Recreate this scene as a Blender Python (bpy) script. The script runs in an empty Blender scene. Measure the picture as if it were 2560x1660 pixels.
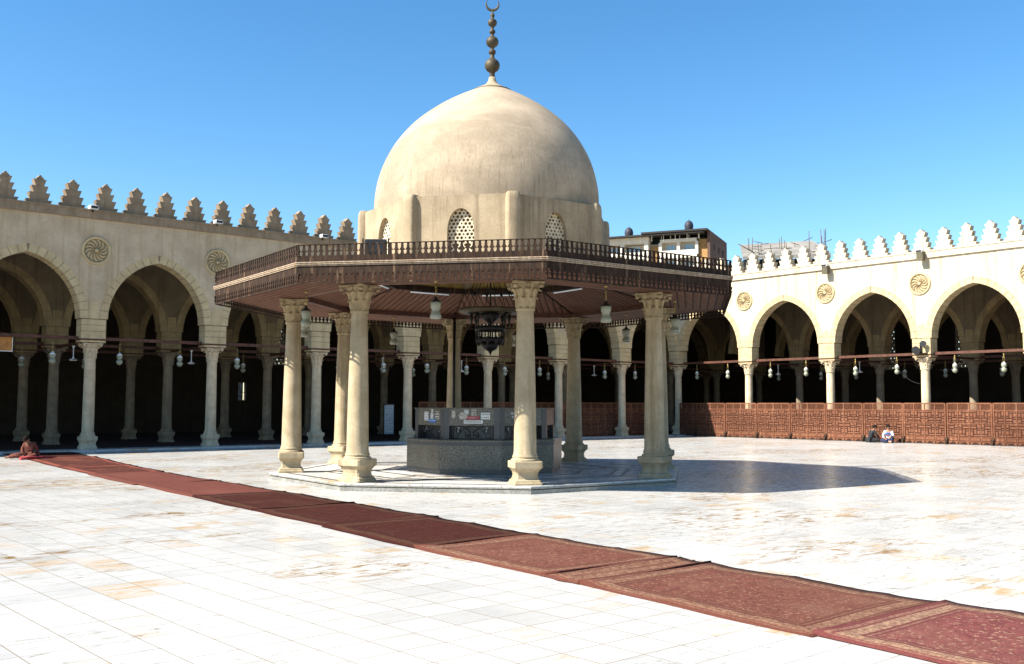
import bpy, math, random
from mathutils import Vector, Matrix
R_=random.Random(7)
PI=math.pi; rad=math.radians
col=bpy.context.scene.collection
sc=bpy.context.scene

# ------------------------------------------------------------------ helpers
class MB:
    def __init__(s): s.v=[]; s.f=[]; s.sm=[]; s.mi=[]; s.m=0
    def add(s,vs,fs,M=None,smooth=False):
        o=len(s.v)
        for p in vs:
            p=Vector(p)
            if M is not None: p=M@p
            s.v.append(p[:])
        for f in fs: s.f.append(tuple(i+o for i in f)); s.sm.append(smooth); s.mi.append(s.m)
    def box(s,x0,x1,y0,y1,z0,z1,M=None):
        s.add([(x0,y0,z0),(x1,y0,z0),(x1,y1,z0),(x0,y1,z0),(x0,y0,z1),(x1,y0,z1),(x1,y1,z1),(x0,y1,z1)],
              [(3,2,1,0),(4,5,6,7),(0,1,5,4),(1,2,6,5),(2,3,7,6),(3,0,4,7)],M)
    def bev(s,x0,x1,y0,y1,z0,z1,b,M=None):
        """box with a chamfer of b on the edges of its top and its uprights"""
        c=lambda d:[(x0+d+b,y0+d),(x1-d-b,y0+d),(x1-d,y0+d+b),(x1-d,y1-d-b),(x1-d-b,y1-d),(x0+d+b,y1-d),(x0+d,y1-d-b),(x0+d,y0+d+b)]
        vs=[(x,y,z0) for x,y in c(0)]+[(x,y,z1-b) for x,y in c(0)]+[(x,y,z1) for x,y in c(b*.7)]
        fs=[tuple(range(7,-1,-1)),tuple(range(16,24))]
        for k in (0,8):
            for i in range(8): fs.append((k+i,k+(i+1)%8,k+8+(i+1)%8,k+8+i))
        s.add(vs,fs,M)
    def prism(s,poly,y0,y1,M=None):
        """poly of (x,z), ccw seen from -y, extruded along y"""
        n=len(poly)
        vs=[(x,y0,z) for x,z in poly]+[(x,y1,z) for x,z in poly]
        fs=[tuple(range(n)),tuple(range(2*n-1,n-1,-1))]
        for i in range(n):
            j=(i+1)%n; fs.append((i,i+n,j+n,j))
        s.add(vs,fs,M)
    def loops(s,L,closed=True,cap=True,M=None,smooth=False):
        n=len(L[0]); vs=[p for l in L for p in l]; fs=[]
        for k in range(len(L)-1):
            for i in range(n if closed else n-1):
                j=(i+1)%n; fs.append((k*n+i,k*n+j,(k+1)*n+j,(k+1)*n+i))
        s.add(vs,fs,M,smooth)
        if cap: 
            s.add(L[0],[tuple(range(n-1,-1,-1))],M); s.add(L[-1],[tuple(range(n))],M)
    def lathe(s,prof,n=24,M=None,smooth=True,cap=True,rot=0,c=(0,0)):
        L=[[(c[0]+r*math.cos(rot+2*PI*i/n),c[1]+r*math.sin(rot+2*PI*i/n),z) for i in range(n)] for r,z in prof]
        s.loops(L,True,cap,M,smooth)
    def ngon(s,Rr,z0,z1,rot,n=8,M=None,R1=None):
        s.lathe([(Rr,z0),(R1 if R1 is not None else Rr,z1)],n,M,False,True,rot)
    def tube(s,pts,r,n=6,M=None,smooth=True):
        pts=[Vector(p) for p in pts]; L=[]
        rr=r if isinstance(r,(list,tuple)) else [r]*len(pts)
        for i,p in enumerate(pts):
            t=(pts[min(i+1,len(pts)-1)]-pts[max(i-1,0)]).normalized()
            a=Vector((0,0,1)) if abs(t.z)<.9 else Vector((1,0,0))
            u=t.cross(a).normalized(); w=u.cross(t)
            L.append([tuple(p+(u*math.cos(2*PI*k/n)+w*math.sin(2*PI*k/n))*rr[i]) for k in range(n)])
        s.loops(L,True,True,M,smooth)
    def mesh(s,name,mats):
        me=bpy.data.meshes.new(name); me.from_pydata(s.v,[],s.f)
        me.polygons.foreach_set('use_smooth',s.sm); me.polygons.foreach_set('material_index',s.mi)
        for m in (mats if isinstance(mats,(list,tuple)) else [mats]): me.materials.append(m)
        me.update(); return me
    def build(s,name,mats,parent=None,loc=(0,0,0),rz=0,fix=True):
        me=s.mesh(name,mats)
        if fix:
            import bmesh
            b=bmesh.new(); b.from_mesh(me); bmesh.ops.remove_doubles(b,verts=b.verts,dist=1e-5)
            bmesh.ops.recalc_face_normals(b,faces=b.faces); b.to_mesh(me); b.free()
        return link(name,me,parent,loc,rz)
def link(name,me,parent=None,loc=(0,0,0),rz=0):
    o=bpy.data.objects.new(name,me); col.objects.link(o)
    o.location=loc; o.rotation_euler=(0,0,rz); o.parent=parent; return o
def empty(name,loc=(0,0,0),rz=0,**k):
    o=link(name,None,None,loc,rz); o.empty_display_size=.2; return tag(o,**k)
def tag(o,label=None,cat=None,group=None,kind=None):
    if label: o['label']=label
    if cat: o['category']=cat
    if group: o['group']=group
    if kind: o['kind']=kind
    return o
def copy_tree(o,parent=None,loc=None,rz=None,label=None):
    c=o.copy(); col.objects.link(c); c.parent=parent
    for ch in KIDS.get(o.name,[x for x in o.children]): copy_tree(ch,c)
    if loc is not None: c.location=loc
    if rz is not None: c.rotation_euler=(0,0,rz)
    if label: c['label']=label
    return c
KIDS={}
ORD=['first','second','third','fourth','fifth','sixth','seventh','eighth','ninth','tenth','eleventh','twelfth','thirteenth','fourteenth','fifteenth','sixteenth']

# ------------------------------------------------------------------ materials
def N(nt,t,**k):
    n=nt.nodes.new(t)
    for a,b in k.items():
        if a in n.inputs: n.inputs[a].default_value=b
        else: setattr(n,a,b)
    return n
def base(name,rough=.8,metal=0,spec=.3):
    m=bpy.data.materials.new(name); m.use_nodes=True; nt=m.node_tree
    b=nt.nodes['Principled BSDF']; b.inputs['Roughness'].default_value=rough; b.inputs['Metallic'].default_value=metal
    b.inputs['Specular IOR Level'].default_value=spec
    return m,nt,b
def mixc(nt,fac,a,b,mode='MIX'):
    n=nt.nodes.new('ShaderNodeMix'); n.data_type='RGBA'; n.blend_type=mode
    for i,x in ((0,fac),(6,a),(7,b)):
        if hasattr(x,'is_output') or hasattr(x,'links'): nt.links.new(x,n.inputs[i])
        else: n.inputs[i].default_value=x if i==0 else (*x,1)
    return n.outputs[2]
def ramp(nt,fac,p0,p1,c0=(0,0,0),c1=(1,1,1)):
    n=nt.nodes.new('ShaderNodeValToRGB'); e=n.color_ramp.elements
    e[0].position=p0; e[1].position=p1; e[0].color=(*c0,1); e[1].color=(*c1,1)
    nt.links.new(fac,n.inputs[0]); return n.outputs[0]
def coords(nt,scale=(1,1,1),rot=(0,0,0),loc=(0,0,0),world=False):
    c=nt.nodes.new('ShaderNodeNewGeometry').outputs['Position'] if world else nt.nodes.new('ShaderNodeTexCoord').outputs['Object']
    m=nt.nodes.new('ShaderNodeMapping'); m.inputs['Scale'].default_value=scale; m.inputs['Rotation'].default_value=rot
    m.inputs['Location'].default_value=loc
    nt.links.new(c,m.inputs[0]); return m.outputs[0]
def noise(nt,vec,scale,detail=5,rough=.6,dist=0):
    n=N(nt,'ShaderNodeTexNoise',Scale=scale,Detail=detail,Roughness=rough,Distortion=dist); nt.links.new(vec,n.inputs['Vector']); return n.outputs['Fac']
def bump(nt,b,h,strength=.3,dist=.02):
    n=N(nt,'ShaderNodeBump',Strength=strength,Distance=dist); nt.links.new(h,n.inputs['Height']); nt.links.new(n.outputs[0],b.inputs['Normal'])
def plain(name,c,rough=.7,metal=0,var=.25,scale=4,c2=None,streak=False,bmp=.15,spec=.3,world=False,fine=60):
    m,nt,b=base(name,rough,metal,spec)
    v=coords(nt,(1,1,.16) if streak else (1,1,1),world=world)
    n1=noise(nt,v,scale,6,.65)
    dark=c2 or tuple(x*(1-var*1.6) for x in c); lite=tuple(min(1,x*(1+var*.5)) for x in c)
    k=ramp(nt,n1,.34,.66)
    a=mixc(nt,k,dark,lite)
    n2=noise(nt,coords(nt,world=world),fine,3,.6)
    a=mixc(nt,ramp(nt,n2,.3,.75),tuple(.86 for _ in c),(1,1,1)) if False else a
    f=ramp(nt,n2,.3,.7,(.82,.82,.82),(1.05,1.05,1.05))
    a=mixc(nt,1.0,a,f,'MULTIPLY')
    nt.links.new(a,b.inputs['Base Color'])
    if bmp: bump(nt,b,n2,bmp,.01)
    return m
M={}
def plaster(name,c,c2,cst,scale=1.3):
    """stucco: broad blotches, rain streaks, fine grain"""
    m,nt,b=base(name,.9,0,.15)
    n1=noise(nt,coords(nt,world=True),scale,7,.62)
    a=mixc(nt,ramp(nt,n1,.36,.66),c2,c)
    n2=noise(nt,coords(nt,(2.2,2.2,.12),world=True),2.2,5,.7)
    a=mixc(nt,ramp(nt,n2,.50,.72,(0,0,0),(.85,.85,.85)),a,cst)
    n3=noise(nt,coords(nt,world=True),26,4,.7)
    a=mixc(nt,1.0,a,ramp(nt,n3,.3,.7,(.86,.86,.86),(1.06,1.06,1.06)),'MULTIPLY')
    nt.links.new(a,b.inputs['Base Color']); bump(nt,b,n3,.35,.015); return m
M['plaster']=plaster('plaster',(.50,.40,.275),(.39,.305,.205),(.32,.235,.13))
M['paleplaster']=plaster('sunlit_plaster',(.54,.47,.355),(.46,.39,.285),(.37,.27,.145))  # lighter plaster copy: sunlight on the right arcade put into the colour
M['hallplaster']=plaster('shaded_hall_plaster',(.175,.135,.085),(.12,.095,.06),(.08,.06,.035))  # hall plaster, limestone and marble are darker copies, hall shade painted in
M['hallstone']=plaster('shaded_hall_limestone',(.30,.225,.115),(.21,.155,.08),(.15,.11,.06),2.4)
M['hallmarble']=plaster('shaded_hall_marble',(.27,.215,.145),(.18,.145,.10),(.13,.10,.07),3)
M['parapet']=plaster('shade_darkened_parapet',(.30,.225,.15),(.20,.148,.098),(.17,.12,.07),2.2)  # left merlons and coping: shade of their unlit side painted into the colour
M['limestone']=plaster('limestone',(.52,.41,.24),(.41,.315,.18),(.34,.26,.14),2.4)
M['darkplaster']=plaster('shade_darkened_plaster',(.05,.04,.03),(.035,.028,.02),(.03,.022,.015))  # rear walls: deep hall shade painted as a near-black colour
M['ceilwood']=plain('hall_ceiling_wood',(.05,.03,.02),.9)
M['mortar']=plain('mortar',(.23,.18,.11),.95)
M['marble_col']=plaster('column_marble',(.60,.485,.33),(.45,.355,.235),(.33,.25,.155),3)
M['sandcol']=plaster('pavilion_column_stone',(.42,.34,.225),(.31,.245,.15),(.21,.155,.085),3)
M['dome']=plaster('dome_render',(.37,.295,.20),(.27,.215,.14),(.16,.12,.075),1.8)
def dome_mat():
    m,nt,b=base('dome_skin',.9,0,.15)
    n1=noise(nt,coords(nt,(1,1,1.6)),.75,7,.62,.3); a=mixc(nt,ramp(nt,n1,.38,.62),(.275,.22,.155),(.39,.31,.22))
    n4=noise(nt,coords(nt,(1,1,2.2),(0,0,0),(3,1,5)),1.3,5,.6,.5); a=mixc(nt,ramp(nt,n4,.55,.72,(0,0,0),(.4,.4,.4)),a,(.46,.375,.275))
    sx=nt.nodes.new('ShaderNodeSeparateXYZ'); nt.links.new(coords(nt),sx.inputs[0])
    n2=noise(nt,coords(nt,(7,7,.3)),2.3,6,.75)
    lowz=nt.nodes.new('ShaderNodeMapRange'); lowz.inputs[1].default_value=8.3; lowz.inputs[2].default_value=7.2; nt.links.new(sx.outputs['Z'],lowz.inputs[0])
    mm=N(nt,'ShaderNodeMath',operation='MULTIPLY'); nt.links.new(lowz.outputs[0],mm.inputs[0]); nt.links.new(ramp(nt,n2,.50,.68,(0,0,0),(.75,.75,.75)),mm.inputs[1])
    a=mixc(nt,mm.outputs[0],a,(.20,.155,.10))
    n5=noise(nt,coords(nt,(1,1,.7),(0,0,0),(9,4,2)),.8,4,.6,.4); a=mixc(nt,ramp(nt,n5,.54,.70,(0,0,0),(.4,.4,.4)),a,(.22,.175,.12))
    n3=noise(nt,coords(nt),22,4,.7); a=mixc(nt,1.0,a,ramp(nt,n3,.3,.7,(.88,.88,.88),(1.06,1.06,1.06)),'MULTIPLY')
    nt.links.new(a,b.inputs['Base Color']); bump(nt,b,n3,.3,.02); return m
M['domeskin']=dome_mat()
M['cap']=plaster('capital_stone',(.42,.34,.21),(.28,.22,.13),(.17,.13,.075),6)
M['screenstone']=plain('window_stucco',(.62,.54,.4),.9)
M['yellow']=plain('yellow_render',(.42,.30,.09),.9)
M['iron']=plain('iron',(.02,.02,.02),.5,.6)
M['bronze']=plain('finial_bronze',(.085,.068,.04),.6,.3,c2=(.045,.035,.022))
M['glass']=plain('lamp_glass',(.24,.25,.18),.25,0,.12,spec=.6,bmp=0)
M['brass']=plain('lamp_brass',(.36,.27,.1),.4,.7)
M['white']=plain('white_enamel',(.75,.75,.72),.4,0,.08)
M['tube']=plain('tube_glass',(.85,.87,.9),.3,0,.05)
M['tube'].node_tree.nodes['Principled BSDF'].inputs['Emission Color'].default_value=(.85,.93,1,1); M['tube'].node_tree.nodes['Principled BSDF'].inputs['Emission Strength'].default_value=.05
M['black']=plain('black_housing',(.02,.02,.022),.5)
M['beam']=plain('red_brown_beam',(.10,.038,.022),.6,0,.35,9,streak=False)
def woodm(name,c,c2,c3=None,sc_=(6,6,1.2),rough=.8):
    m,nt,b=base(name,rough,0,.1)
    n1=noise(nt,coords(nt,sc_),3,6,.7,.4); a=mixc(nt,ramp(nt,n1,.35,.68),c2,c)
    if c3:
        n2=noise(nt,coords(nt,(5,5,.6)),1.7,4,.6); a=mixc(nt,ramp(nt,n2,.57,.72,(0,0,0),(.85,.85,.85)),a,c3)
    nt.links.new(a,b.inputs['Base Color']); bump(nt,b,n1,.3,.01); return m
M['fascia']=woodm('weathered_fascia_wood',(.052,.030,.019),(.013,.009,.007),(.20,.125,.075))
M['moulding']=woodm('moulding_wood',(.42,.34,.25),(.2,.13,.08))
M['screenwood']=woodm('screen_wood',(.20,.085,.048),(.10,.041,.023),(.27,.135,.08),(3,3,3))
def tonevar(m,lo=.8,hi=1.15):
    nt=m.node_tree; b=nt.nodes['Principled BSDF']; l=b.inputs['Base Color'].links[0]; src=l.from_socket
    oi=nt.nodes.new('ShaderNodeNewGeometry'); n=N(nt,'ShaderNodeTexNoise',Scale=.42,Detail=2.0); nt.links.new(oi.outputs['Position'],n.inputs['Vector'])
    nt.links.new(mixc(nt,1.0,src,ramp(nt,n.outputs['Fac'],.35,.65,(lo,lo*.97,lo*.95),(hi,hi,hi)),'MULTIPLY'),b.inputs['Base Color'])
tonevar(M['screenwood'],.72,1.2)
M['screenback']=woodm('shaded_screen_board',(.05,.02,.012),(.03,.012,.008))  # backing darkened so the fret grooves and scallops look shaded
def planks():
    m,nt,b=base('ceiling_planks',.8,0,.08)
    w=N(nt,'ShaderNodeTexWave',wave_type='BANDS',bands_direction='X',wave_profile='SIN',Scale=1.75); nt.links.new(coords(nt),w.inputs['Vector'])
    n1=noise(nt,coords(nt,(9,.7,.7)),2.4,5,.6)
    a=mixc(nt,ramp(nt,n1,.3,.7),(.090,.044,.028),(.195,.098,.064))
    a=mixc(nt,ramp(nt,w.outputs['Fac'],.02,.16,(1,1,1),(0,0,0)),a,(.03,.014,.01))
    nt.links.new(a,b.inputs['Base Color']); bump(nt,b,w.outputs['Fac'],.4,.02); return m
M['planks']=planks()
def granite(name,c,c2,scale=70):
    m,nt,b=base(name,.35,0,.5)
    n1=noise(nt,coords(nt),scale,2,.5); a=mixc(nt,ramp(nt,n1,.38,.6),c2,c)
    n2=noise(nt,coords(nt),3,4,.6); a=mixc(nt,1.0,a,ramp(nt,n2,.3,.7,(.75,.75,.72),(1.1,1.1,1.1)),'MULTIPLY')
    nt.links.new(a,b.inputs['Base Color']); return m
M['granite']=granite('speckled_granite',(.165,.15,.115),(.045,.042,.034),38)
M['darkgranite']=granite('dark_granite',(.07,.07,.072),(.035,.035,.037))
def floor_mat(name,tint=(1,1,1),tile=.405,rotdeg=1.9,light=((.345,.34,.325),(.445,.438,.418))):
    m,nt,b=base(name,.3,0,.28)
    v=coords(nt,(1,1,1),(0,0,rad(-rotdeg)),(-.03,.06,0),world=True)
    br=N(nt,'ShaderNodeTexBrick',offset=0.0,squash=1.0,Scale=1.0); br.inputs['Brick Width'].default_value=tile; br.inputs['Row Height'].default_value=tile*.96
    br.inputs['Mortar Size'].default_value=.005; br.inputs['Mortar Smooth'].default_value=.3; br.inputs['Bias'].default_value=-.1
    br.inputs['Color1'].default_value=(1,1,1,1); br.inputs['Color2'].default_value=(.0,.0,.0,1); br.inputs['Mortar'].default_value=(.5,.5,.5,1)
    nt.links.new(v,br.inputs['Vector'])
    # marble tone per tile
    tone=noise(nt,coords(nt,(.5,.5,1),world=True),1.0,2,.5)
    tc=mixc(nt,br.outputs['Color'],light[0],light[1])
    tile_c=mixc(nt,ramp(nt,tone,.35,.65),tc,tuple(x*1.06 for x in light[1]))
    # veins, broken at every slab joint
    off=N(nt,'ShaderNodeVectorMath',operation='SCALE'); off.inputs['Scale'].default_value=13.0; nt.links.new(br.outputs['Color'],off.inputs[0])
    ad=N(nt,'ShaderNodeVectorMath',operation='ADD'); nt.links.new(coords(nt,(1.3,4.2,1),(0,0,rad(-9)),world=True),ad.inputs[0]); nt.links.new(off.outputs[0],ad.inputs[1])
    nv=noise(nt,ad.outputs[0],2.0,9,.72,.5)
    a=mixc(nt,ramp(nt,nv,.53,.72,(0,0,0),(.62,.62,.62)),tile_c,(.225,.205,.185))
    # a few wholly grey and a few wholly ochre slabs
    gs=ramp(nt,br.outputs['Color'],.06,.09,(1,1,1),(0,0,0)); gn=N(nt,'ShaderNodeMath',operation='MULTIPLY'); nt.links.new(gs,gn.inputs[0]); nt.links.new(ramp(nt,nv,.42,.66,(.12,.12,.12),(.75,.75,.75)),gn.inputs[1])
    a=mixc(nt,gn.outputs[0],a,(.215,.20,.19))
    og=noise(nt,coords(nt,(.35,.35,1),(0,0,.3),(1.7,.4,0),world=True),1.0,2,.5)
    os_=N(nt,'ShaderNodeMath',operation='MULTIPLY'); nt.links.new(ramp(nt,br.outputs['Color'],.91,.94),os_.inputs[0]); nt.links.new(ramp(nt,og,.46,.58),os_.inputs[1])
    ot=N(nt,'ShaderNodeMath',operation='MULTIPLY'); nt.links.new(os_.outputs[0],ot.inputs[0]); nt.links.new(ramp(nt,nv,.42,.60,(.06,.06,.06),(.85,.85,.85)),ot.inputs[1])
    a=mixc(nt,ot.outputs[0],a,(.36,.215,.065))
    # yellowed / rusty stains, in patches
    ns=noise(nt,coords(nt,(.16,.30,1),(0,0,.2),world=True),1.0,3,.5)
    nd=noise(nt,coords(nt,(1.2,3.0,1),(0,0,.12),world=True),1.9,8,.72,.9)
    mm=N(nt,'ShaderNodeMath',operation='MULTIPLY'); nt.links.new(ramp(nt,ns,.52,.60),mm.inputs[0]); nt.links.new(ramp(nt,nd,.50,.60),mm.inputs[1])
    a=mixc(nt,mm.outputs[0],a,(.20,.115,.035))
    ns2=noise(nt,coords(nt,(.2,.5,1),(0,0,-.1),(7,3,0),world=True),1.0,3,.5)
    nd2=noise(nt,coords(nt,(1.4,5,1),(0,0,.05),(3,1,0),world=True),2.6,8,.75,.5)
    m2=N(nt,'ShaderNodeMath',operation='MULTIPLY'); nt.links.new(ramp(nt,ns2,.47,.58),m2.inputs[0]); nt.links.new(ramp(nt,nd2,.54,.66),m2.inputs[1])
    a=mixc(nt,m2.outputs[0],a,(.15,.125,.075))
    a=mixc(nt,br.outputs['Fac'],a,(.20,.155,.095))
    a=mixc(nt,1.0,a,tint,'MULTIPLY')
    nt.links.new(a,b.inputs['Base Color'])
    rr=ramp(nt,nv,.3,.7,(.13,.13,.13),(.40,.40,.40)); nt.links.new(rr,b.inputs['Roughness'])
    bump(nt,b,noise(nt,coords(nt,world=True),1.3,3,.5),.06,.05)
    return m
M['floor']=floor_mat('marble_paving')
M['plat']=floor_mat('platform_marble',(1,1,1),.6,-162.3,((.50,.485,.455),(.60,.585,.55)))
def rug_mat(name,field,field2,bord,cream,dust):
    """UV holds the distance to the side edge and to the end edge, in metres, so the border fits each rug"""
    field,field2,bord,cream,dust=[tuple(q*.98 for q in c_) for c_ in (field,field2,bord,cream,dust)]
    m,nt,b=base(name,.95,0,.1)
    uv=nt.nodes.new('ShaderNodeUVMap'); sx=nt.nodes.new('ShaderNodeSeparateXYZ'); nt.links.new(uv.outputs[0],sx.inputs[0])
    def mth(op,a,c=None):
        n=N(nt,'ShaderNodeMath',operation=op)
        for i,x in enumerate((a,c)):
            if x is None: continue
            if hasattr(x,'links'): nt.links.new(x,n.inputs[i])
            else: n.inputs[i].default_value=x
        return n.outputs[0]
    # distance to the nearest edge in metres: uv is in metres, vertex colour free
    ex=sx.outputs['X']; ey=sx.outputs['Y']          # uv = distance to side edge, distance to end edge
    d=mth('MINIMUM',ex,ey)
    fl=noise(nt,coords(nt,world=True),26,3,.7)
    fl2=noise(nt,coords(nt,(1,1,1),(0,0,.6),world=True),9,4,.7)
    fieldc=mixc(nt,ramp(nt,fl2,.4,.62),field,field2)
    fieldc=mixc(nt,ramp(nt,fl,.58,.66),fieldc,cream)
    vr=N(nt,'ShaderNodeTexVoronoi',Scale=9.0); nt.links.new(coords(nt,world=True),vr.inputs['Vector'])
    fieldc=mixc(nt,ramp(nt,vr.outputs['Distance'],.08,.2,(.8,.8,.8),(0,0,0)),fieldc,cream)
    # dusty medallion in the middle
    md=noise(nt,coords(nt,(.5,.32,1),world=True),1.6,4,.6)
    fieldc=mixc(nt,ramp(nt,md,.5,.72,(0,0,0),(.55,.55,.55)),fieldc,dust)
    bordc=mixc(nt,ramp(nt,fl,.42,.62),bord,cream)
    r1=nt.nodes.new('ShaderNodeValToRGB'); r1.color_ramp.interpolation='CONSTANT'; e=r1.color_ramp.elements
    e[0].position=0; e[0].color=(0,0,0,1); e[1].position=.05/.5; e[1].color=(.5,.5,.5,1)
    for p,c in ((.09,0),(.11,1),(.24,0),(.27,.5),(.30,0),(.33,.2)):
        q=e.new(p/.5); q.color=(c,c,c,1)
    nt.links.new(mth('MULTIPLY',d,2),r1.inputs[0])
    isb=r1.outputs[0]
    f1=mth('GREATER_THAN',d,.33)
    bc=mixc(nt,isb,field2,bordc)
    a=mixc(nt,f1,bc,fieldc)
    g=noise(nt,coords(nt,world=True),55,2,.5); a=mixc(nt,1.0,a,ramp(nt,g,.3,.7,(.72,.72,.72),(1.1,1.1,1.1)),'MULTIPLY')
    nt.links.new(a,b.inputs['Base Color']); bump(nt,b,g,.5,.01); return m
M['rugA']=rug_mat('rug_red_pile',(.130,.046,.032),(.095,.033,.023),(.12,.055,.035),(.215,.12,.075),(.18,.095,.06))
M['rugB']=rug_mat('rug_dark_pile',(.046,.010,.007),(.032,.007,.005),(.05,.02,.012),(.07,.03,.018),(.075,.034,.02))
M['rugC']=rug_mat('rug_rose_pile',(.155,.047,.042),(.112,.033,.030),(.15,.075,.05),(.29,.18,.115),(.22,.12,.08))
M['rugD']=rug_mat('rug_plain_pile',(.12,.038,.029),(.095,.03,.022),(.11,.035,.025),(.13,.044,.032),(.14,.05,.036))
M['carpet']=plain('interior_carpet',(.05,.012,.008),.95,0,.3,2)
M['sand']=plain('dusty_ground',(.36,.29,.2),.95,0,.2,.05,bmp=0)

# ------------------------------------------------------------------ camera (solved from the photograph)
Hc=1.7
F=Vector((.63614365,.7680386,.07374258)); Rt=Vector((.77001747,-.63801809,.0024516)); Up=Vector((-.04893202,-.05522351,.9972743))
cd=bpy.data.cameras.new('camera'); cam=bpy.data.objects.new('camera',cd); col.objects.link(cam); sc.camera=cam
cam.matrix_world=Matrix(((Rt.x,Up.x,-F.x,0),(Rt.y,Up.y,-F.y,0),(Rt.z,Up.z,-F.z,Hc),(0,0,0,1)))
cd.sensor_width=36; cd.lens=2484.23/2560*36; cd.clip_end=2000; cd.clip_start=.1
def ray(u,v): return F+Rt*((u-1280)/2484.23)-Up*((v-830)/2484.23)
def onground(u,v,z=0):
    d=ray(u,v); t=(z-Hc)/d.z; return Vector((d.x*t,d.y*t,z))

# ------------------------------------------------------------------ light
SX,SY=-1.023,.313                      # towards the sun, per metre of height
sunv=Vector((SX,SY,1)).normalized()
sd=bpy.data.lights.new('sun','SUN'); sd.energy=5.0; sd.angle=rad(.53); sd.color=(1,.945,.85)
so=bpy.data.objects.new('sun',sd); col.objects.link(so); so.rotation_euler=sunv.to_track_quat('Z','Y').to_euler(); so.location=(0,0,40)
w=bpy.data.worlds.new('World'); sc.world=w; w.use_nodes=True; nt=w.node_tree; bg=nt.nodes['Background']
sky=nt.nodes.new('ShaderNodeTexSky'); sky.sky_type='NISHITA'; sky.sun_disc=False
sky.sun_elevation=math.asin(sunv.z); sky.sun_rotation=math.atan2(sunv.x,sunv.y)
sky.altitude=300; sky.air_density=1.0; sky.dust_density=.1; sky.ozone_density=2.4
hs=N(nt,'ShaderNodeHueSaturation',Hue=.496,Saturation=1.28,Value=1.0); nt.links.new(sky.outputs[0],hs.inputs['Color']); nt.links.new(hs.outputs[0],bg.inputs[0]); bg.inputs[1].default_value=.075
sc.view_settings.view_transform='Standard'; sc.view_settings.look='None'; sc.view_settings.exposure=1.52; sc.view_settings.gamma=1

# ------------------------------------------------------------------ setting
Y1=38.593; X0=11.521; S1=4.7256; X1=44.593; S2=5.0358; HCOL=3.975; T=.6; DROW=4.75
g=MB(); g.box(-600,900,-600,900,-.5,-.02); tag(g.build('ground',M['sand']),kind='structure')
g=MB(); g.box(-14,44.28,-12,38.28,-.018,0.0); tag(g.build('courtyard_paving',M['floor']),kind='structure')
g=MB(); g.box(-14,75,37.55,75,-.016,.06); g.box(44.12,75,-12,37.55,-.016,.06); tag(g.build('arcade_pavement',M['floor']),kind='structure')
g=MB(); g.box(-14,75,38.75,75,.062,.072); g.box(44.75,75,-12,38.74,.062,.072); tag(g.build('arcade_carpeted_floor',M['carpet']),kind='structure')

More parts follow.
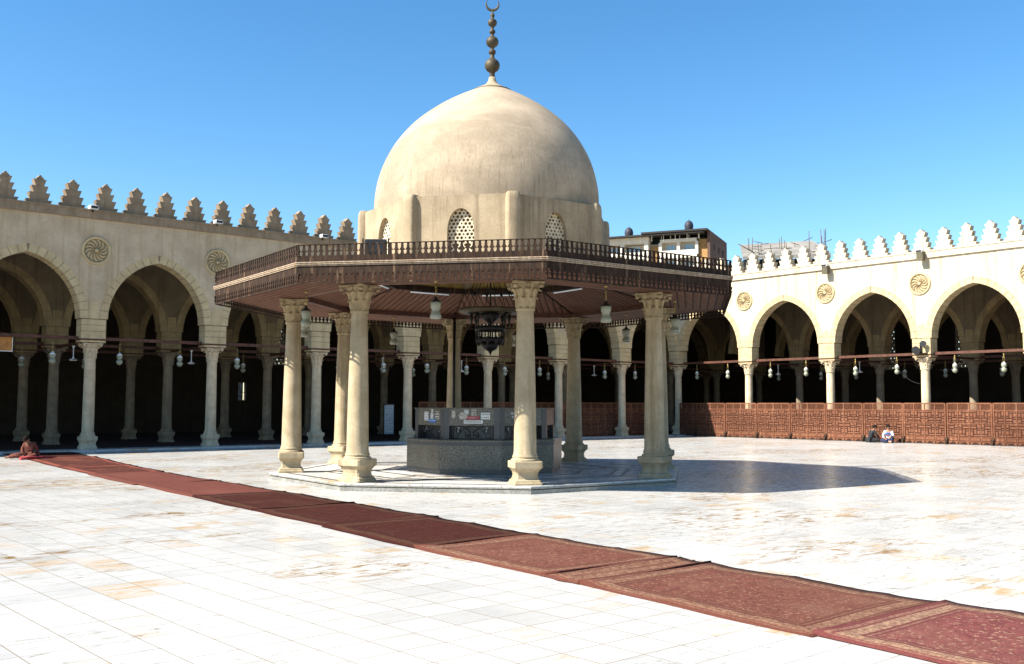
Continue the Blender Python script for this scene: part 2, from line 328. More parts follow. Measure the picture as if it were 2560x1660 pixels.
# ------------------------------------------------------------------ columns with leafy capitals
def bell(n,amp,mb,abac,z0,z1,r0,r1):
    """capital: a plain bell carrying two tiers of curled leaves, corner scrolls and a concave abacus"""
    H=z1-z0; br=lambda t: r0*.96+(r1-r0)*max(0,t)**1.9
    mb.lathe([(br(k/10),z0+H*.9*k/10) for k in range(11)],32,None,True,True)
    def leaf(a,t0,t1,w,out,lift=0):
        V=[]; nj,ni=8,5
        for j in range(nj+1):
            t=j/nj; zz=t0+(t1-t0)*math.sin(min(1,t*1.12)*PI/2*1.0)-(.05*max(0,t-.86)/.14)
            rr=br(zz)+.012+lift+out*max(0,(t-.45)/.55)**2
            ww=w*(1-.12*t) if t<.8 else w*(.90-.75*((t-.8)/.2)**1.8)
            for i in range(ni):
                u=(i/(ni-1)-.5)*2; aa=a+u*ww/rr; rk=rr+.014*(1-u*u)-.010*abs(u)**3+(.008 if i==2 else 0)
                V.append((rk*math.cos(aa),rk*math.sin(aa),z0+H*zz))
        F=[]
        for j in range(nj):
            for i in range(ni-1):
                q=j*ni+i; F.append((q,q+1,q+ni+1,q+ni))
        # underside a little inside, closing the leaf
        o=len(V)
        for (x,y,z) in list(V):
            d=math.hypot(x,y); V.append((x*(d-.02)/d,y*(d-.02)/d,z-.008))
        for f in F[:nj*(ni-1)]: pass
        F+=[tuple(k+o for k in f[::-1]) for f in F[:nj*(ni-1)]]
        e=[nj*ni+i for i in range(ni)]
        for a_,b_ in zip(e[:-1],e[1:]): F.append((a_,b_,b_+o,a_+o))
        for j in range(nj):
            F.append((j*ni,(j+1)*ni,(j+1)*ni+o,j*ni+o)); F.append((j*ni+ni-1,(j+1)*ni+ni-1,(j+1)*ni+ni-1+o,j*ni+ni-1+o))
        mb.add(V,F,None,True)
    c1=2*PI*r0/8*.47
    for k in range(8): leaf(2*PI*k/8+PI/8,.0,.40,c1*1.0,amp*.55)
    for k in range(8): leaf(2*PI*k/8,.08,.72,c1*1.35,amp*1.0,.006)
    for k in range(4):
        a=PI/4+k*PI/2; leaf(a,.45,.90,c1*1.0,amp*1.35,.0)
        x,y=(abac*1.17)*math.cos(a),(abac*1.17)*math.sin(a)
        m4=Matrix.Translation((x,y,z0+H*.83))@Matrix.Rotation(a,4,'Z')@Matrix.Rotation(PI/2,4,'X')
        mb.lathe([(.0,-.04),(H*.085,-.035),(H*.085,.035),(0,.04)],10,m4)
        leaf(k*PI/2,.72,.92,c1*.55,amp*.5,.03)
    ab=[]
    for z,sc_ in ((z0+H*.90,.93),(z0+H*.93,1.0),(z0+H*.985,1.0),(z1,.97)):
        row=[]
        for k in range(4):
            a=PI/4+k*PI/2; c=Vector((math.cos(a),math.sin(a)))*abac*1.36*sc_; tn=Vector((-math.sin(a),math.cos(a)))
            row+=[(c-tn*.045)[:],(c+tn*.045)[:]]
            n2=Vector((math.cos((k+1)*PI/2),math.sin((k+1)*PI/2)))
            c2=Vector((math.cos(a+PI/2),math.sin(a+PI/2)))*abac*1.36*sc_
            for u in (.25,.5,.75):
                p=c.lerp(c2,u)-n2*(.16*abac*math.sin(PI*u)); row.append(p[:])
        ab.append([(x,y,z) for x,y in row])
    mb.loops(ab,True,True,None,False)
def make_capital(name,mat,z0,z1,r0,r1,amp,abac,n=48):
    b=MB(); bell(n,amp,b,abac,z0,z1,r0,r1)
    b.lathe([(r0*1.0,z0-.06),(r0*1.1,z0-.05),(r0*1.13,z0-.02),(r0*1.1,z0),(r0,z0+.012)],24,None,True,False)
    me=b.mesh(name,mat); return me
def sqloop(h,z,c=.03): 
    return [(-h+c,-h,z),(h-c,-h,z),(h,-h+c,z),(h,h-c,z),(h-c,h,z),(-h+c,h,z),(-h,h-c,z),(-h,-h+c,z)]
def make_base(name,mat,prof,tor):
    b=MB(); b.loops([sqloop(h,z) for h,z in prof],True,True)
    b.lathe(tor,28,None,True,True); return b.mesh(name,mat)
def make_shaft(name,mat,z0,z1,r0,r1,joint=None):
    b=MB(); K=10; pr=[(r0*1.06,z0),(r0*1.05,z0+.03),(r0,z0+.06)]
    for k in range(1,K+1):
        t=k/K; pr.append((r0+(r1-r0)*(t-.10*math.sin(PI*t)),z0+.06+(z1-z0-.06)*t))
    if joint: pass
    b.lathe(pr,28,None,True,True); return b.mesh(name,mat)
ac_shaft=make_shaft('shaft',M['marble_col'],.62,3.43,.213,.192)
ac_cap=make_capital('capital',M['cap'],3.46,3.975,.198,.31,.08,.35)
ac_cap2=make_capital('capital',M['marble_col'],3.46,3.975,.198,.31,.08,.35)
ac_base=make_base('base',M['marble_col'],[(.285,.06),(.285,.12),(.265,.15),(.235,.24),(.25,.32),(.285,.38),(.29,.50),(.27,.52)],[(.255,.515),(.275,.535),(.275,.57),(.245,.59),(.235,.61),(.255,.625),(.24,.65),(.215,.67)])
def arcade_column(parent,x,y,dim=False):
    c=link('column',ac_shaft,parent,(x,y,0)); 
    link('capital',ac_cap2,c); link('base',ac_base,c)
    return c

# ------------------------------------------------------------------ arcades
def arch_pts(a,R,c,n=14):
    pm=math.acos(c/R); L=[(c-R*math.cos(pm*k/n),R*math.sin(pm*k/n)) for k in range(n+1)]
    return L+[(-x,z) for x,z in reversed(L[:-1])]
SPR=4.88
class Arc: pass
def arch_geo(S):
    A=Arc(); A.S=S; A.a=(S-1.0)/2; rise=2.30 if S<4.9 else 2.38
    A.c=(rise*rise-A.a*A.a)/(2*A.a); A.R=A.a+A.c; return A
def wall_mesh(A,i0,i1,xs,xe,ztop):
    """wall with its row of pointed openings; bays i0..i1-1, solid ends from xs and to xe"""
    b=MB(); t2=T/2
    P=arch_pts(A.a,A.R+.014,A.c)
    def strip(L):       # L list of (x,zlow)
        for y,sgn in ((-t2,1),(t2,-1)):
            for (xa,za),(xb,zb) in zip(L[:-1],L[1:]):
                if xb-xa<1e-4: continue
                q=[(xa,y,za),(xb,y,zb),(xb,y,ztop),(xa,y,ztop)]
                b.add(q if sgn>0 else q[::-1],[(0,1,2,3)])
        for (xa,za),(xb,zb) in zip(L[:-1],L[1:]):
            b.add([(xa,-t2,za),(xa,t2,za),(xb,t2,zb),(xb,-t2,zb)],[(0,1,2,3)])
    L=[(xs,SPR)]
    for i in range(i0,i1):
        xc=(i+.5)*A.S
        for x,z in P: L.append((xc+x,SPR+z))
    L.append((xe,SPR)); strip(L)
    b.add([(xs,-t2,SPR),(xs,t2,SPR),(xs,t2,ztop),(xs,-t2,ztop)],[(0,1,2,3)])
    b.add([(xe,-t2,SPR),(xe,t2,SPR),(xe,t2,ztop),(xe,-t2,ztop)],[(0,1,2,3)])
    b.add([(xs,-t2,ztop),(xe,-t2,ztop),(xe,t2,ztop),(xs,t2,ztop)],[(0,1,2,3)])
    return b
def ring_mesh(A,name):
    b=MB(); rd=random.Random(3); n=11; pm=math.acos(A.c/A.R); w=.30
    for side in (1,-1):
        for k in range(n):
            g_=.0035; p0=pm*k/n+g_; p1=pm*(k+1)/n-g_*(k<n-1)-(.002)
            e=rd.uniform(.01,.017); M4=None
            q=[]
            for p in (p0,(p0+p1)/2,p1):
                for rr in (A.R,A.R+w): q.append((side*(A.c-rr*math.cos(p)),rr*math.sin(p)+SPR))
            poly=[q[0],q[2],q[4],q[5],q[3],q[1]]
            if side<0: poly=poly[::-1]
            b.prism(poly,-T/2-e,T/2+e)
    b.m=1; Po=arch_pts(A.a,A.R+.29,A.c,16); Pi_=arch_pts(A.a,A.R+.006,A.c,16)
    Po=[(max(-1e9,x),z) for x,z in Po]
    for k in range(len(Pi_)-1):
        for y in (-T/2-.004,T/2+.004):
            b.add([(Pi_[k][0],y,Pi_[k][1]+SPR),(Po[k][0],y,Po[k][1]+SPR),(Po[k+1][0],y,Po[k+1][1]+SPR),(Pi_[k+1][0],y,Pi_[k+1][1]+SPR)],[(0,1,2,3)])
        b.add([(Pi_[k][0],-T/2-.004,Pi_[k][1]+SPR),(Pi_[k+1][0],-T/2-.004,Pi_[k+1][1]+SPR),(Pi_[k+1][0],T/2+.004,Pi_[k+1][1]+SPR),(Pi_[k][0],T/2+.004,Pi_[k][1]+SPR)],[(0,1,2,3)])
    return b.mesh(name,[M['limestone'],M['mortar']])
def pier_mesh(A,name):
    """stone blocks between capital and springing, and the filling block between two rings"""
    b=MB(); t=T/2
    b.m=1; b.box(-.42,.42,-t+.02,t-.02,3.97,SPR-.002); b.m=0
    zs=[3.985,4.13,4.42,4.65,SPR-.012]
    for k in range(4): b.bev(-.445,.445,-t-.012,t+.012,zs[k],zs[k+1]-.012,.006)
    wd=A.S/2-(A.a+.30)-.012
    for z0,z1 in ((SPR+.004,5.2),(5.212,5.53)): b.box(-wd,wd,-t-.011,t+.011,z0,z1)
    b.m=2; b.box(-.47,.47,-t-.035,t+.035,4.075,4.135)      # timber band that carries the tie beam
    b.box(-.46,.46,-t-.02,t+.02,3.972,4.0)
    return b.mesh(name,[M['limestone'],M['mortar'],M['beam']])
def rosette_mesh():
    b=MB(); M4=Matrix.Rotation(PI/2,4,'X')
    b.lathe([(.54,0),(.54,.04),(.51,.07),(.46,.07),(.43,.03),(.43,.0)],40,M4,True,False)
    b.m=1; b.lathe([(.43,.008),(.0,.008)],40,M4,False,False); b.m=0  # dark backing disc paints shade into the gaps between petals
    b.lathe([(.075,.0),(.075,.07),(.05,.09),(0,.095)],14,M4,True,False)
    for k in range(13):
        a=2*PI*k/13; P=[]; Q=[]
        for j in range(8):
            t=j/7; r=.09+.325*t; aa=a+.5*t*t; w=(PI/13)*(.60+.18*t)
            if j==7: w*=.55
            P.append((r*math.cos(aa-w),r*math.sin(aa-w))); Q.append((r*math.cos(aa+w),r*math.sin(aa+w)))
        vs=[]; fs=[]
        for (x,y),(u,v) in zip(P,Q):
            vs+=[(x,y,.012),((x+u)/2,(y+v)/2,.06),(u,v,.012)]
        for j in range(7):
            o=j*3; fs+=[(o,o+1,o+4,o+3),(o+1,o+2,o+5,o+4)]
        b.add(vs,fs,M4,False)
    return b.mesh('rosette',[M['limestone'],M['mortar']])
def merlon_mesh(mat):
    pr=[(.375,0),(.45,.17),(.29,.172),(.372,.43),(.215,.432),(.298,.68),(.145,.682),(.222,.92),(.14,.925),(.10,.985),(.05,1.02),(.03,1.07)]
    poly=[(-x,z) for x,z in pr]+[(x,z) for x,z in reversed(pr)]
    b=MB()
    # built in convex slices so that the stepped outline triangulates cleanly
    for (xa,za),(xb,zb) in zip(pr[:-1],pr[1:]):
        if zb-za<.01: continue
        b.prism([(-xa,za),(xa,za),(xb,zb-.0005),(-xb,zb-.0005)],-.16,.16)
    return b.mesh('merlon',mat)
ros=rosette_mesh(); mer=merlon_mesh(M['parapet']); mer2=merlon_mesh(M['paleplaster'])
GA=arch_geo(S1); GB=arch_geo(S2)
ringA=ring_mesh(GA,'arch_ring'); ringB=ring_mesh(GB,'arch_ring'); pierA=pier_mesh(GA,'pier'); pierB=pier_mesh(GB,'pier')
def recol(me,d):
    m=me.copy()
    for i,x in enumerate(m.materials):
        for a,b in d: 
            if x==M[a]: m.materials[i]=M[b]
    return m
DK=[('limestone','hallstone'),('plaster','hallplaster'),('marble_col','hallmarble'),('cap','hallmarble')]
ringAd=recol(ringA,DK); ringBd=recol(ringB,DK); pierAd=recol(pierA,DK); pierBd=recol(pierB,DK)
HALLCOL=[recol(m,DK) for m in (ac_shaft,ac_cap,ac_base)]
def hall_column(parent,x,y):
    c=link('column',HALLCOL[0],parent,(x,y,0)); link('capital',HALLCOL[1],c); link('base',HALLCOL[2],c)
def beam_obj(parent,x0,x1,y=0,z=4.17,name='tie_beam'):
    b=MB(); b.box(x0,x1,-.05,.05,-.07,.05); return b.build(name,M['beam'],parent,(0,y,z))
def arcade(name,label,loc,rz,G,ring,pier,i0,i1,xs,xe,front=True,merl=None,corner=False,skipcol=()):
    t=empty(name,loc,rz,label=label,cat='arcade')
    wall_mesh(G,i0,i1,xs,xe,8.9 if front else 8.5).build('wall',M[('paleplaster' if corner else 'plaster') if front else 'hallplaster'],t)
    for i in range(i0,i1): link('arch_ring',ring,t,((i+.5)*G.S,0,0))
    for i in range(i0,i1+1):
        if i in skipcol: continue
        link('pier',pier,t,(i*G.S,0,0)); (arcade_column if front else hall_column)(t,i*G.S,0)
    for i in range(i0,i1): beam_obj(t,i*G.S+.46,(i+1)*G.S-.46)
    if front:
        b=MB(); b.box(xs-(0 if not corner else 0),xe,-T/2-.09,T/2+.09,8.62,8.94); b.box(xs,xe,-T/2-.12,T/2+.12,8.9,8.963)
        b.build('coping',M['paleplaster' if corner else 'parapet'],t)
        for i in range(i0,i1+1):
            if i*G.S<xs or i*G.S>xe: continue
            link('rosette',ros,t,(i*G.S,-T/2+.004,7.44))
        for x in merl:
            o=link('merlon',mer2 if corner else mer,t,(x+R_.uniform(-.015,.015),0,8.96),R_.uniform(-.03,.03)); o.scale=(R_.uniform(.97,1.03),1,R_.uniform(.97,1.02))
    return t
left=arcade('arcade','shaded plaster arcade on the left with dark stepped merlons against the sky',(X0,Y1,0),0,GA,ringA,pierA,-4,7,-4*S1-.4,7*S1+.29,True,
    [9.52+1.165*k-X0 for k in range(-13,30)])
right=arcade('arcade','sunlit cream arcade on the right behind the wooden screens',(X1,Y1,.002),-PI/2,GB,ringB,pierB,0,7,.312,7*S2+.4,True,
    [Y1-(36.35-1.075*k) for k in range(0,32)],True,skipcol=(0,))
names=['second','third']
for r in (1,2):
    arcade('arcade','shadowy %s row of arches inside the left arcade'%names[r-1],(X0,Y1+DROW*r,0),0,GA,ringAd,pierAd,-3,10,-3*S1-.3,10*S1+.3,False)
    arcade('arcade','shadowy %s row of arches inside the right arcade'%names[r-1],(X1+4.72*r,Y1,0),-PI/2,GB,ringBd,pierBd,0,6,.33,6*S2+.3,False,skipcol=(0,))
# flat roofs over the halls
b=MB(); b.box(-14,75,Y1+.31,Y1+20.5,8.52,8.7); b.box(X1+.31,X1+20.5,-2,Y1+.30,8.5,8.68)
tag(b.build('hall_roof',M['ceilwood']),'flat roof hidden behind the merlons of both arcades','roof')
# back walls with pierced windows
def hexgrille(w,h,r,hole,th,arch=True):
    b=MB(); dx=r*math.sqrt(3); dz=r*1.5; rows=int(h/dz)+2
    for j in range(rows):
        z=j*dz
        for i in range(-int(w/dx)-1,int(w/dx)+2):
            x=i*dx+(dx/2 if j%2 else 0)
            if abs(x)>w/2+r*.5: continue
            if arch:
                zz=h-w*.62
                if z>zz:
                    u=(z-zz)/(w*.62+.001)
                    if u>1 or abs(x)>w/2*math.sqrt(max(0,1-u**1.7))+r*.6: continue
            hr=hole*(1.15 if (i+j)%3 else .75)
            o=[(x+r*math.cos(PI/6+k*PI/3)*1.0,z+r*math.sin(PI/6+k*PI/3)) for k in range(6)]
            q=[(x+hr*math.cos(PI/6+k*PI/3),z+hr*math.sin(PI/6+k*PI/3)) for k in range(6)]
            for k in range(6):
                l=(k+1)%6
                b.add([(o[k][0],0,o[k][1]),(o[l][0],0,o[l][1]),(q[l][0],0,q[l][1]),(q[k][0],0,q[k][1])],[(0,1,2,3)])
                b.add([(o[k][0],th,o[k][1]),(o[l][0],th,o[l][1]),(q[l][0],th,q[l][1]),(q[k][0],th,q[k][1])],[(3,2,1,0)])
                b.add([(q[k][0],0,q[k][1]),(q[l][0],0,q[l][1]),(q[l][0],th,q[l][1]),(q[k][0],th,q[k][1])],[(0,1,2,3)])
    return b
def back_wall(label,loc,rz,xs,xe,wins,extra=None):
    t=empty('back_wall',loc,rz,label=label,cat='wall'); b=MB(); ws=.9
    ops=sorted([(x-ws/2,x+ws/2,4.2,7.0) for x in wins]+([extra] if extra else []))
    x=xs
    for a,c,z0,z1 in ops:
        b.box(x,a,0,.4,0,8.5); b.box(a,c,0,.4,0,z0); b.box(a,c,0,.4,z1,8.5); x=c
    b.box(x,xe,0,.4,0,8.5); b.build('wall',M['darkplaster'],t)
    gm=hexgrille(1.1,3.0,.15,.045,.08,False).mesh('window_grille',M['screenstone'])
    for x in wins: link('window_grille',gm,t,(x,.16,4.1))
    if extra:
        a,c,z0,z1=extra; q=MB(); q.box(a,c,.1,.14,z0,z0+.05); q.box(a,c,.1,.14,z1-.05,z1); q.box(a+(c-a)*.58,a+(c-a)*.66,.1,.14,z0,z1); q.box(a,c,.1,.14,z0+.5,z0+.53)
        fr9=q.build('window_frame',M['hallstone'],t); q=MB(); q.box(a,a+(c-a)*.57,.11,.12,z0+.05,z1-.05); q.build('pane',plain('blue_pane',(.35,.45,.62),.3,0,.5,5),fr9)
    return t
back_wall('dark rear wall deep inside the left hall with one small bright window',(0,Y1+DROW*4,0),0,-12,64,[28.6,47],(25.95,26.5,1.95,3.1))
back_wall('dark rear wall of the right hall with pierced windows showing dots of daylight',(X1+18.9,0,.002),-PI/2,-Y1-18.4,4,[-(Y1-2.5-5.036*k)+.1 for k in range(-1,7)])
# transverse tie beams that carry the ceiling fans
for i in range(-1,8):
    x=X0+i*S1
    if i>6: continue
    b=MB(); b.box(-.05,.05,0,DROW-.7,-.06,.05)
    tag(b.build('hall_beam',M['beam'],None,(x,Y1+.36,4.05)),'thin red brown beam running back from column %d of the left arcade'%(i+2) if 0 else 'thin red brown beam running back from the %s column of the left arcade'%ORD[i+1],'beam','beams across the halls')

# ------------------------------------------------------------------ lamps
def make_lamp():
    t=empty('hanging_lamp',(0,0,0),cat='lamp',group='glass lamps hung from the arcade beams')
    b=MB(); b.lathe([(.03,-.02),(.09,-.06),(.125,-.13),(.12,-.2),(.07,-.245),(.085,-.26),(.125,-.30),(.14,-.36),(.11,-.43),(.05,-.48),(.0,-.49)],18,None,True,False); b.build('shade',M['glass'],t,(0,0,-.4),fix=False)
    b=MB(); b.lathe([(.0,.03),(.02,.02),(.05,-.02),(.115,-.075),(.12,-.10),(.05,-.06)],16,None,True,False); b.build('cap',M['white'],t,(0,0,-.4),fix=False)
    b=MB()
    for k in range(3):
        a=2*PI*k/3; b.tube([(.0,0,.0),(.10*math.cos(a),.10*math.sin(a),-.47)],.006,4)
    b.tube([(0,0,.08),(0,0,-.40)],.012,5); b.lathe([(.0,.0),(.03,-.02),(.03,-.06),(0,-.08)],8); b.build('chain',M['brass'],t); t.scale=(.88,.88,.94); return t
lamp0=make_lamp(); first=[True]
def place(src,flag,loc,label,rz=0,group=None):
    if flag[0]: flag[0]=False; o=src; o.location=loc; o['label']=label; o.rotation_euler=(0,0,rz)
    else: o=copy_tree(src,None,loc,rz,label)
    if group: o['group']=group
    return o
bayL=['third arch left of the photo edge','second arch left of the photo edge','partly cut arch at the left edge']
def bl(i): return 'the cut off arch at the left edge' if i==-1 else 'the %s full arch of the left arcade'%ORD[i]
for i in range(-1,7):
    for k,dx in enumerate((1.07,3.40)):
        x=X0+i*S1+dx
        if x<8.6: continue
        place(lamp0,first,(x,Y1,4.02+R_.uniform(-.04,.02)),'white glass lamp, %s of the pair in %s'%(('left','right')[k],bl(i)))
def br_(i): return 'the %s arch from the corner, right arcade'%ORD[i]
for i in range(0,5):
    for k,dy in enumerate((1.42,3.62)):
        y=Y1-i*S2-dy
        if y<18.6: continue
        place(lamp0,first,(X1,y,4.06+R_.uniform(-.03,.03)),'white glass lamp, %s of the pair in %s'%(('left','right')[k],br_(i)))
for i in range(-1,7):
    for k,dx in enumerate((1.2,3.5)):
        if (i+k)%2: continue
        place(lamp0,first,(X0+i*S1+dx,Y1+DROW,4.0),'dim glass lamp in the second row behind %s'%bl(i),group='dim lamps inside the halls')
for i in range(0,5):
    for k,dy in enumerate((1.42,3.62)):
        if i==4 and k: continue
        place(lamp0,first,(X1+4.72,Y1-i*S2-dy,4.0),'dim %s hand lamp in second row behind %s'%(('left','right')[k],br_(i)),group='dim lamps inside the halls')
# ceiling fans
t=empty('ceiling_fan',cat='ceiling fan',group='ceiling fans in the halls')
b=MB(); b.lathe([(0,0),(.05,0),(.055,-.05),(.02,-.09),(.018,-.45),(.05,-.5),(.06,-.53)],12); b.build('down_rod',M['white'],t)
b=MB(); b.lathe([(.0,-.53),(.12,-.53),(.15,-.56),(.12,-.60),(0,-.61)],16); b.build('motor',M['white'],t)
for k in range(3):
    a=2*PI*k/3+.4; m4=Matrix.Rotation(a,4,'Z'); b=MB(); b.box(.12,.7,-.06,.06,-.575,-.568,m4); b.build('blade',M['black'],t)
f1=[True]
for i in range(-1,7):
    place(t,f1,(X0+i*S1+.02,Y1+2.2,4.0),'white rod ceiling fan in the shade behind %s'%(('the %s column of the left arcade'%ORD[i]) if i>=0 else 'the column outside the left edge'),.3*i)
for i in range(1,5):
    place(t,f1,(X1+2.4,Y1-i*S2-.2,4.05),'white rod ceiling fan behind the %s column of the right arcade'%ORD[i-1],.4*i)
# small beams for the right hall fans
for i in range(1,5):
    b=MB(); b.box(.36,4.3,-.05,.05,-.05,.05)
    tag(b.build('hall_beam',M['beam'],None,(X1,Y1-i*S2-.2,4.06)),'thin red brown beam running back beside the %s column of the right arcade'%ORD[i-1],'beam','beams across the halls')

# ------------------------------------------------------------------ domed fountain pavilion
CX,CY=14.843,19.013; PHI=rad(-162.326); R0,RC,RE=5.012,4.511,6.279
pav=empty('domed_pavilion',(CX,CY,0),PHI,label='octagonal domed ablution pavilion on eight stone columns in the middle of the court',cat='pavilion')
c8=[(math.cos(k*PI/4),math.sin(k*PI/4)) for k in range(8)]
M['kerb']=granite('kerb_stone',(.27,.262,.24),(.17,.165,.15),30)
b=MB(); b.ngon(R0,.0,.075,0); b.m=1; b.ngon(R0-.05,.075,.095,0); b.m=0; b.ngon(R0-.012,.095,.125,0); plat=b.build('platform',[M['kerb'],M['mortar']],pav)
b=MB(); b.ngon(R0-.02,.126,.15,0); b.build('platform_paving',M['plat'],plat)
def octring(mb,Ro,Ri,z0,z1):
    for k in range(8):
        (a,c),(d,e)=c8[k],c8[(k+1)%8]
        vs=[(a*Ri,c*Ri,z0),(a*Ro,c*Ro,z0),(d*Ro,e*Ro,z0),(d*Ri,e*Ri,z0),(a*Ri,c*Ri,z1),(a*Ro,c*Ro,z1),(d*Ro,e*Ro,z1),(d*Ri,e*Ri,z1)]
        mb.add(vs,[(3,2,1,0),(4,5,6,7),(1,2,6,5),(3,0,4,7)])
b=MB()
for ro in (4.75,3.75,3.45,2.6): octring(b,ro,ro-.10,.1495,.154)
for k in range(8):
    m4=Matrix.Rotation(k*PI/4,4,'Z'); b.box(2.62,3.34,-.04,.04,.149,.1535,m4)
b.build('inlay_band',M['darkgranite'],plat)
pc_shaft=make_shaft('shaft',M['sandcol'],.72,3.60,.225,.165)
pc_cap=make_capital('capital',M['cap'],3.63,4.155,.172,.27,.10,.315,72)
pc_base=make_base('base',M['sandcol'],[(.29,.15),(.29,.19),(.272,.21),(.268,.235),(.228,.27),(.214,.34),(.222,.40),(.262,.46),(.292,.485),(.292,.60),(.28,.615)],[(.272,.61),(.285,.63),(.272,.655),(.243,.665),(.245,.68),(.257,.695),(.245,.72),(.225,.74)])
for k in range(8):
    c=link('column',pc_shaft,pav,(RC*c8[k][0],RC*c8[k][1],0),k*PI/4); link('capital',pc_cap,c); link('base',pc_base,c)
b=MB()
for k in range(8):
    x,y=RC*c8[k][0],RC*c8[k][1]; m4=Matrix.Translation((x,y,0))@Matrix.Rotation(k*PI/4,4,'Z'); b.box(-.23,.23,-.23,.23,4.15,4.24,m4)
octring(b,RC+.13,RC-.13,4.17,4.3); b.build('ring_beam',M['beam'],pav)
# eaves: carved boards, moulding, balustrade - one set for each of the eight sides
side=2*RE*math.sin(PI/8); ap=RE*math.cos(PI/8); NP=42; pitch=side/NP
def balus(mb,prof,x,y0,y1):
    for (wa,za),(wb,zb) in zip(prof[:-1],prof[1:]):
        mb.prism([(x-wa,za),(x+wa,za),(x+wb,zb),(x-wb,zb)],y0,y1)
h=pitch/2
b=MB()
b.box(-side/2,side/2,-.012,.012,4.19,4.335); b.box(-side/2,side/2,-.013,.013,4.0,4.03); b.box(-side/2,side/2,-.011,.011,4.108,4.122)
low=[(h*.34,4.03),(h*.24,4.05),(h*.36,4.075),(h*.58,4.09),(h*.80,4.108)]
low2=[(h*.42,4.122),(h*.34,4.135),(h*.6,4.15),(h*.55,4.162),(h*.85,4.19)]
for i in range(NP+1):
    x=-side/2+i*pitch; balus(b,low,x,-.01,.01); balus(b,low2,x,-.01,.01)
fas=b.mesh('carved_eaves_board',M['fascia'])
b=MB()
b.box(-side/2,side/2,-.012,.012,4.44,4.53); b.box(-side/2,side/2,-.02,.02,4.738,4.752)
up=[(h*.86,4.53),(h*.55,4.548),(h*.46,4.57),(h*.44,4.60),(h*.93,4.610),(h*.86,4.620),(h*.55,4.645),(h*.40,4.67),(h*.48,4.69),(h*.34,4.705),(h*.40,4.72),(h*.36,4.738)]
for i in range(NP+1):
    x=-side/2+i*pitch; balus(b,up,x,-.01,.01)
bal=b.mesh('balustrade',M['fascia'])
b=MB()
for z0,z1,d in ((4.335,4.355,.03),(4.362,4.385,.045),(4.392,4.412,.055)): b.box(-side/2-.02,side/2+.02,-d,.012,z0,z1)
b.m=1; b.box(-side/2,side/2,-.016,.012,4.335,4.44)
mou=b.mesh('moulding',[M['moulding'],M['fascia']])
# ceiling planks: flat outer apron and sloping inner panels
def trap(w0,w1,y0,y1,z0,z1,th,name):
    q=MB(); q.add([(-w0/2,y0,z0),(w0/2,y0,z0),(w1/2,y1,z1),(-w1/2,y1,z1),(-w0/2,y0,z0+th),(w0/2,y0,z0+th),(w1/2,y1,z1+th),(-w1/2,y1,z1+th)],
        [(0,1,2,3),(7,6,5,4),(0,4,5,1),(1,5,6,2),(2,6,7,3),(3,7,4,0)]); return q.mesh(name,M['planks'])
RI=2.78; s8=2*math.sin(PI/8); cc8=math.cos(PI/8)
# the apron boards run along the side, so this mesh is drawn with x across the boards
q=MB(); wo,wi=RE*s8,(RC)*s8; yo,yi=RE*cc8-.012,RC*cc8
q.add([(-yo,-wo/2,4.165),(-yi,-wi/2,4.165),(-yi,wi/2,4.165),(-yo,wo/2,4.165),(-yo,-wo/2,4.19),(-yi,-wi/2,4.19),(-yi,wi/2,4.19),(-yo,wo/2,4.19)],[(0,1,2,3),(7,6,5,4),(0,4,5,1),(1,5,6,2),(2,6,7,3),(3,7,4,0)])
apron=q.mesh('eaves_ceiling',M['planks'])
inner=trap(RC*s8,RI*s8,-RC*cc8,-RI*cc8,4.26,4.76,.03,'sloping_ceiling')
for k in range(8):
    a=k*PI/4+PI/8            # outward direction of this side
    rz=a+PI/2                # local -y points outwards
    ox,oy=ap*math.cos(a),ap*math.sin(a)
    link('carved_eaves_board',fas,pav,(ox,oy,0),rz); link('balustrade',bal,pav,(ox,oy,0),rz); link('moulding',mou,pav,(ox,oy,0),rz)
    link('sloping_ceiling',inner,pav,(0,0,0),rz); link('eaves_ceiling',apron,pav,(0,0,0),a+PI)
b=MB()
for k in range(8):          # hip battens between ceiling panels
    x,y=c8[k]; b.tube([(x*RC,y*RC,4.25),(x*RI,y*RI,4.75)],.022,4,smooth=False)
octring(b,RI+.02,RI-.07,4.70,4.84); b.build('ceiling_trim',M['fascia'],pav)
b=MB(); b.lathe([(RE-.03,4.44),(4.6,4.47),(2.95,4.88)],8,None,False,False); b.lathe([(RE-.03,4.41),(4.6,4.44),(2.95,4.85)],8,None,False,False); b.build('roof_deck',M['plaster'],pav)
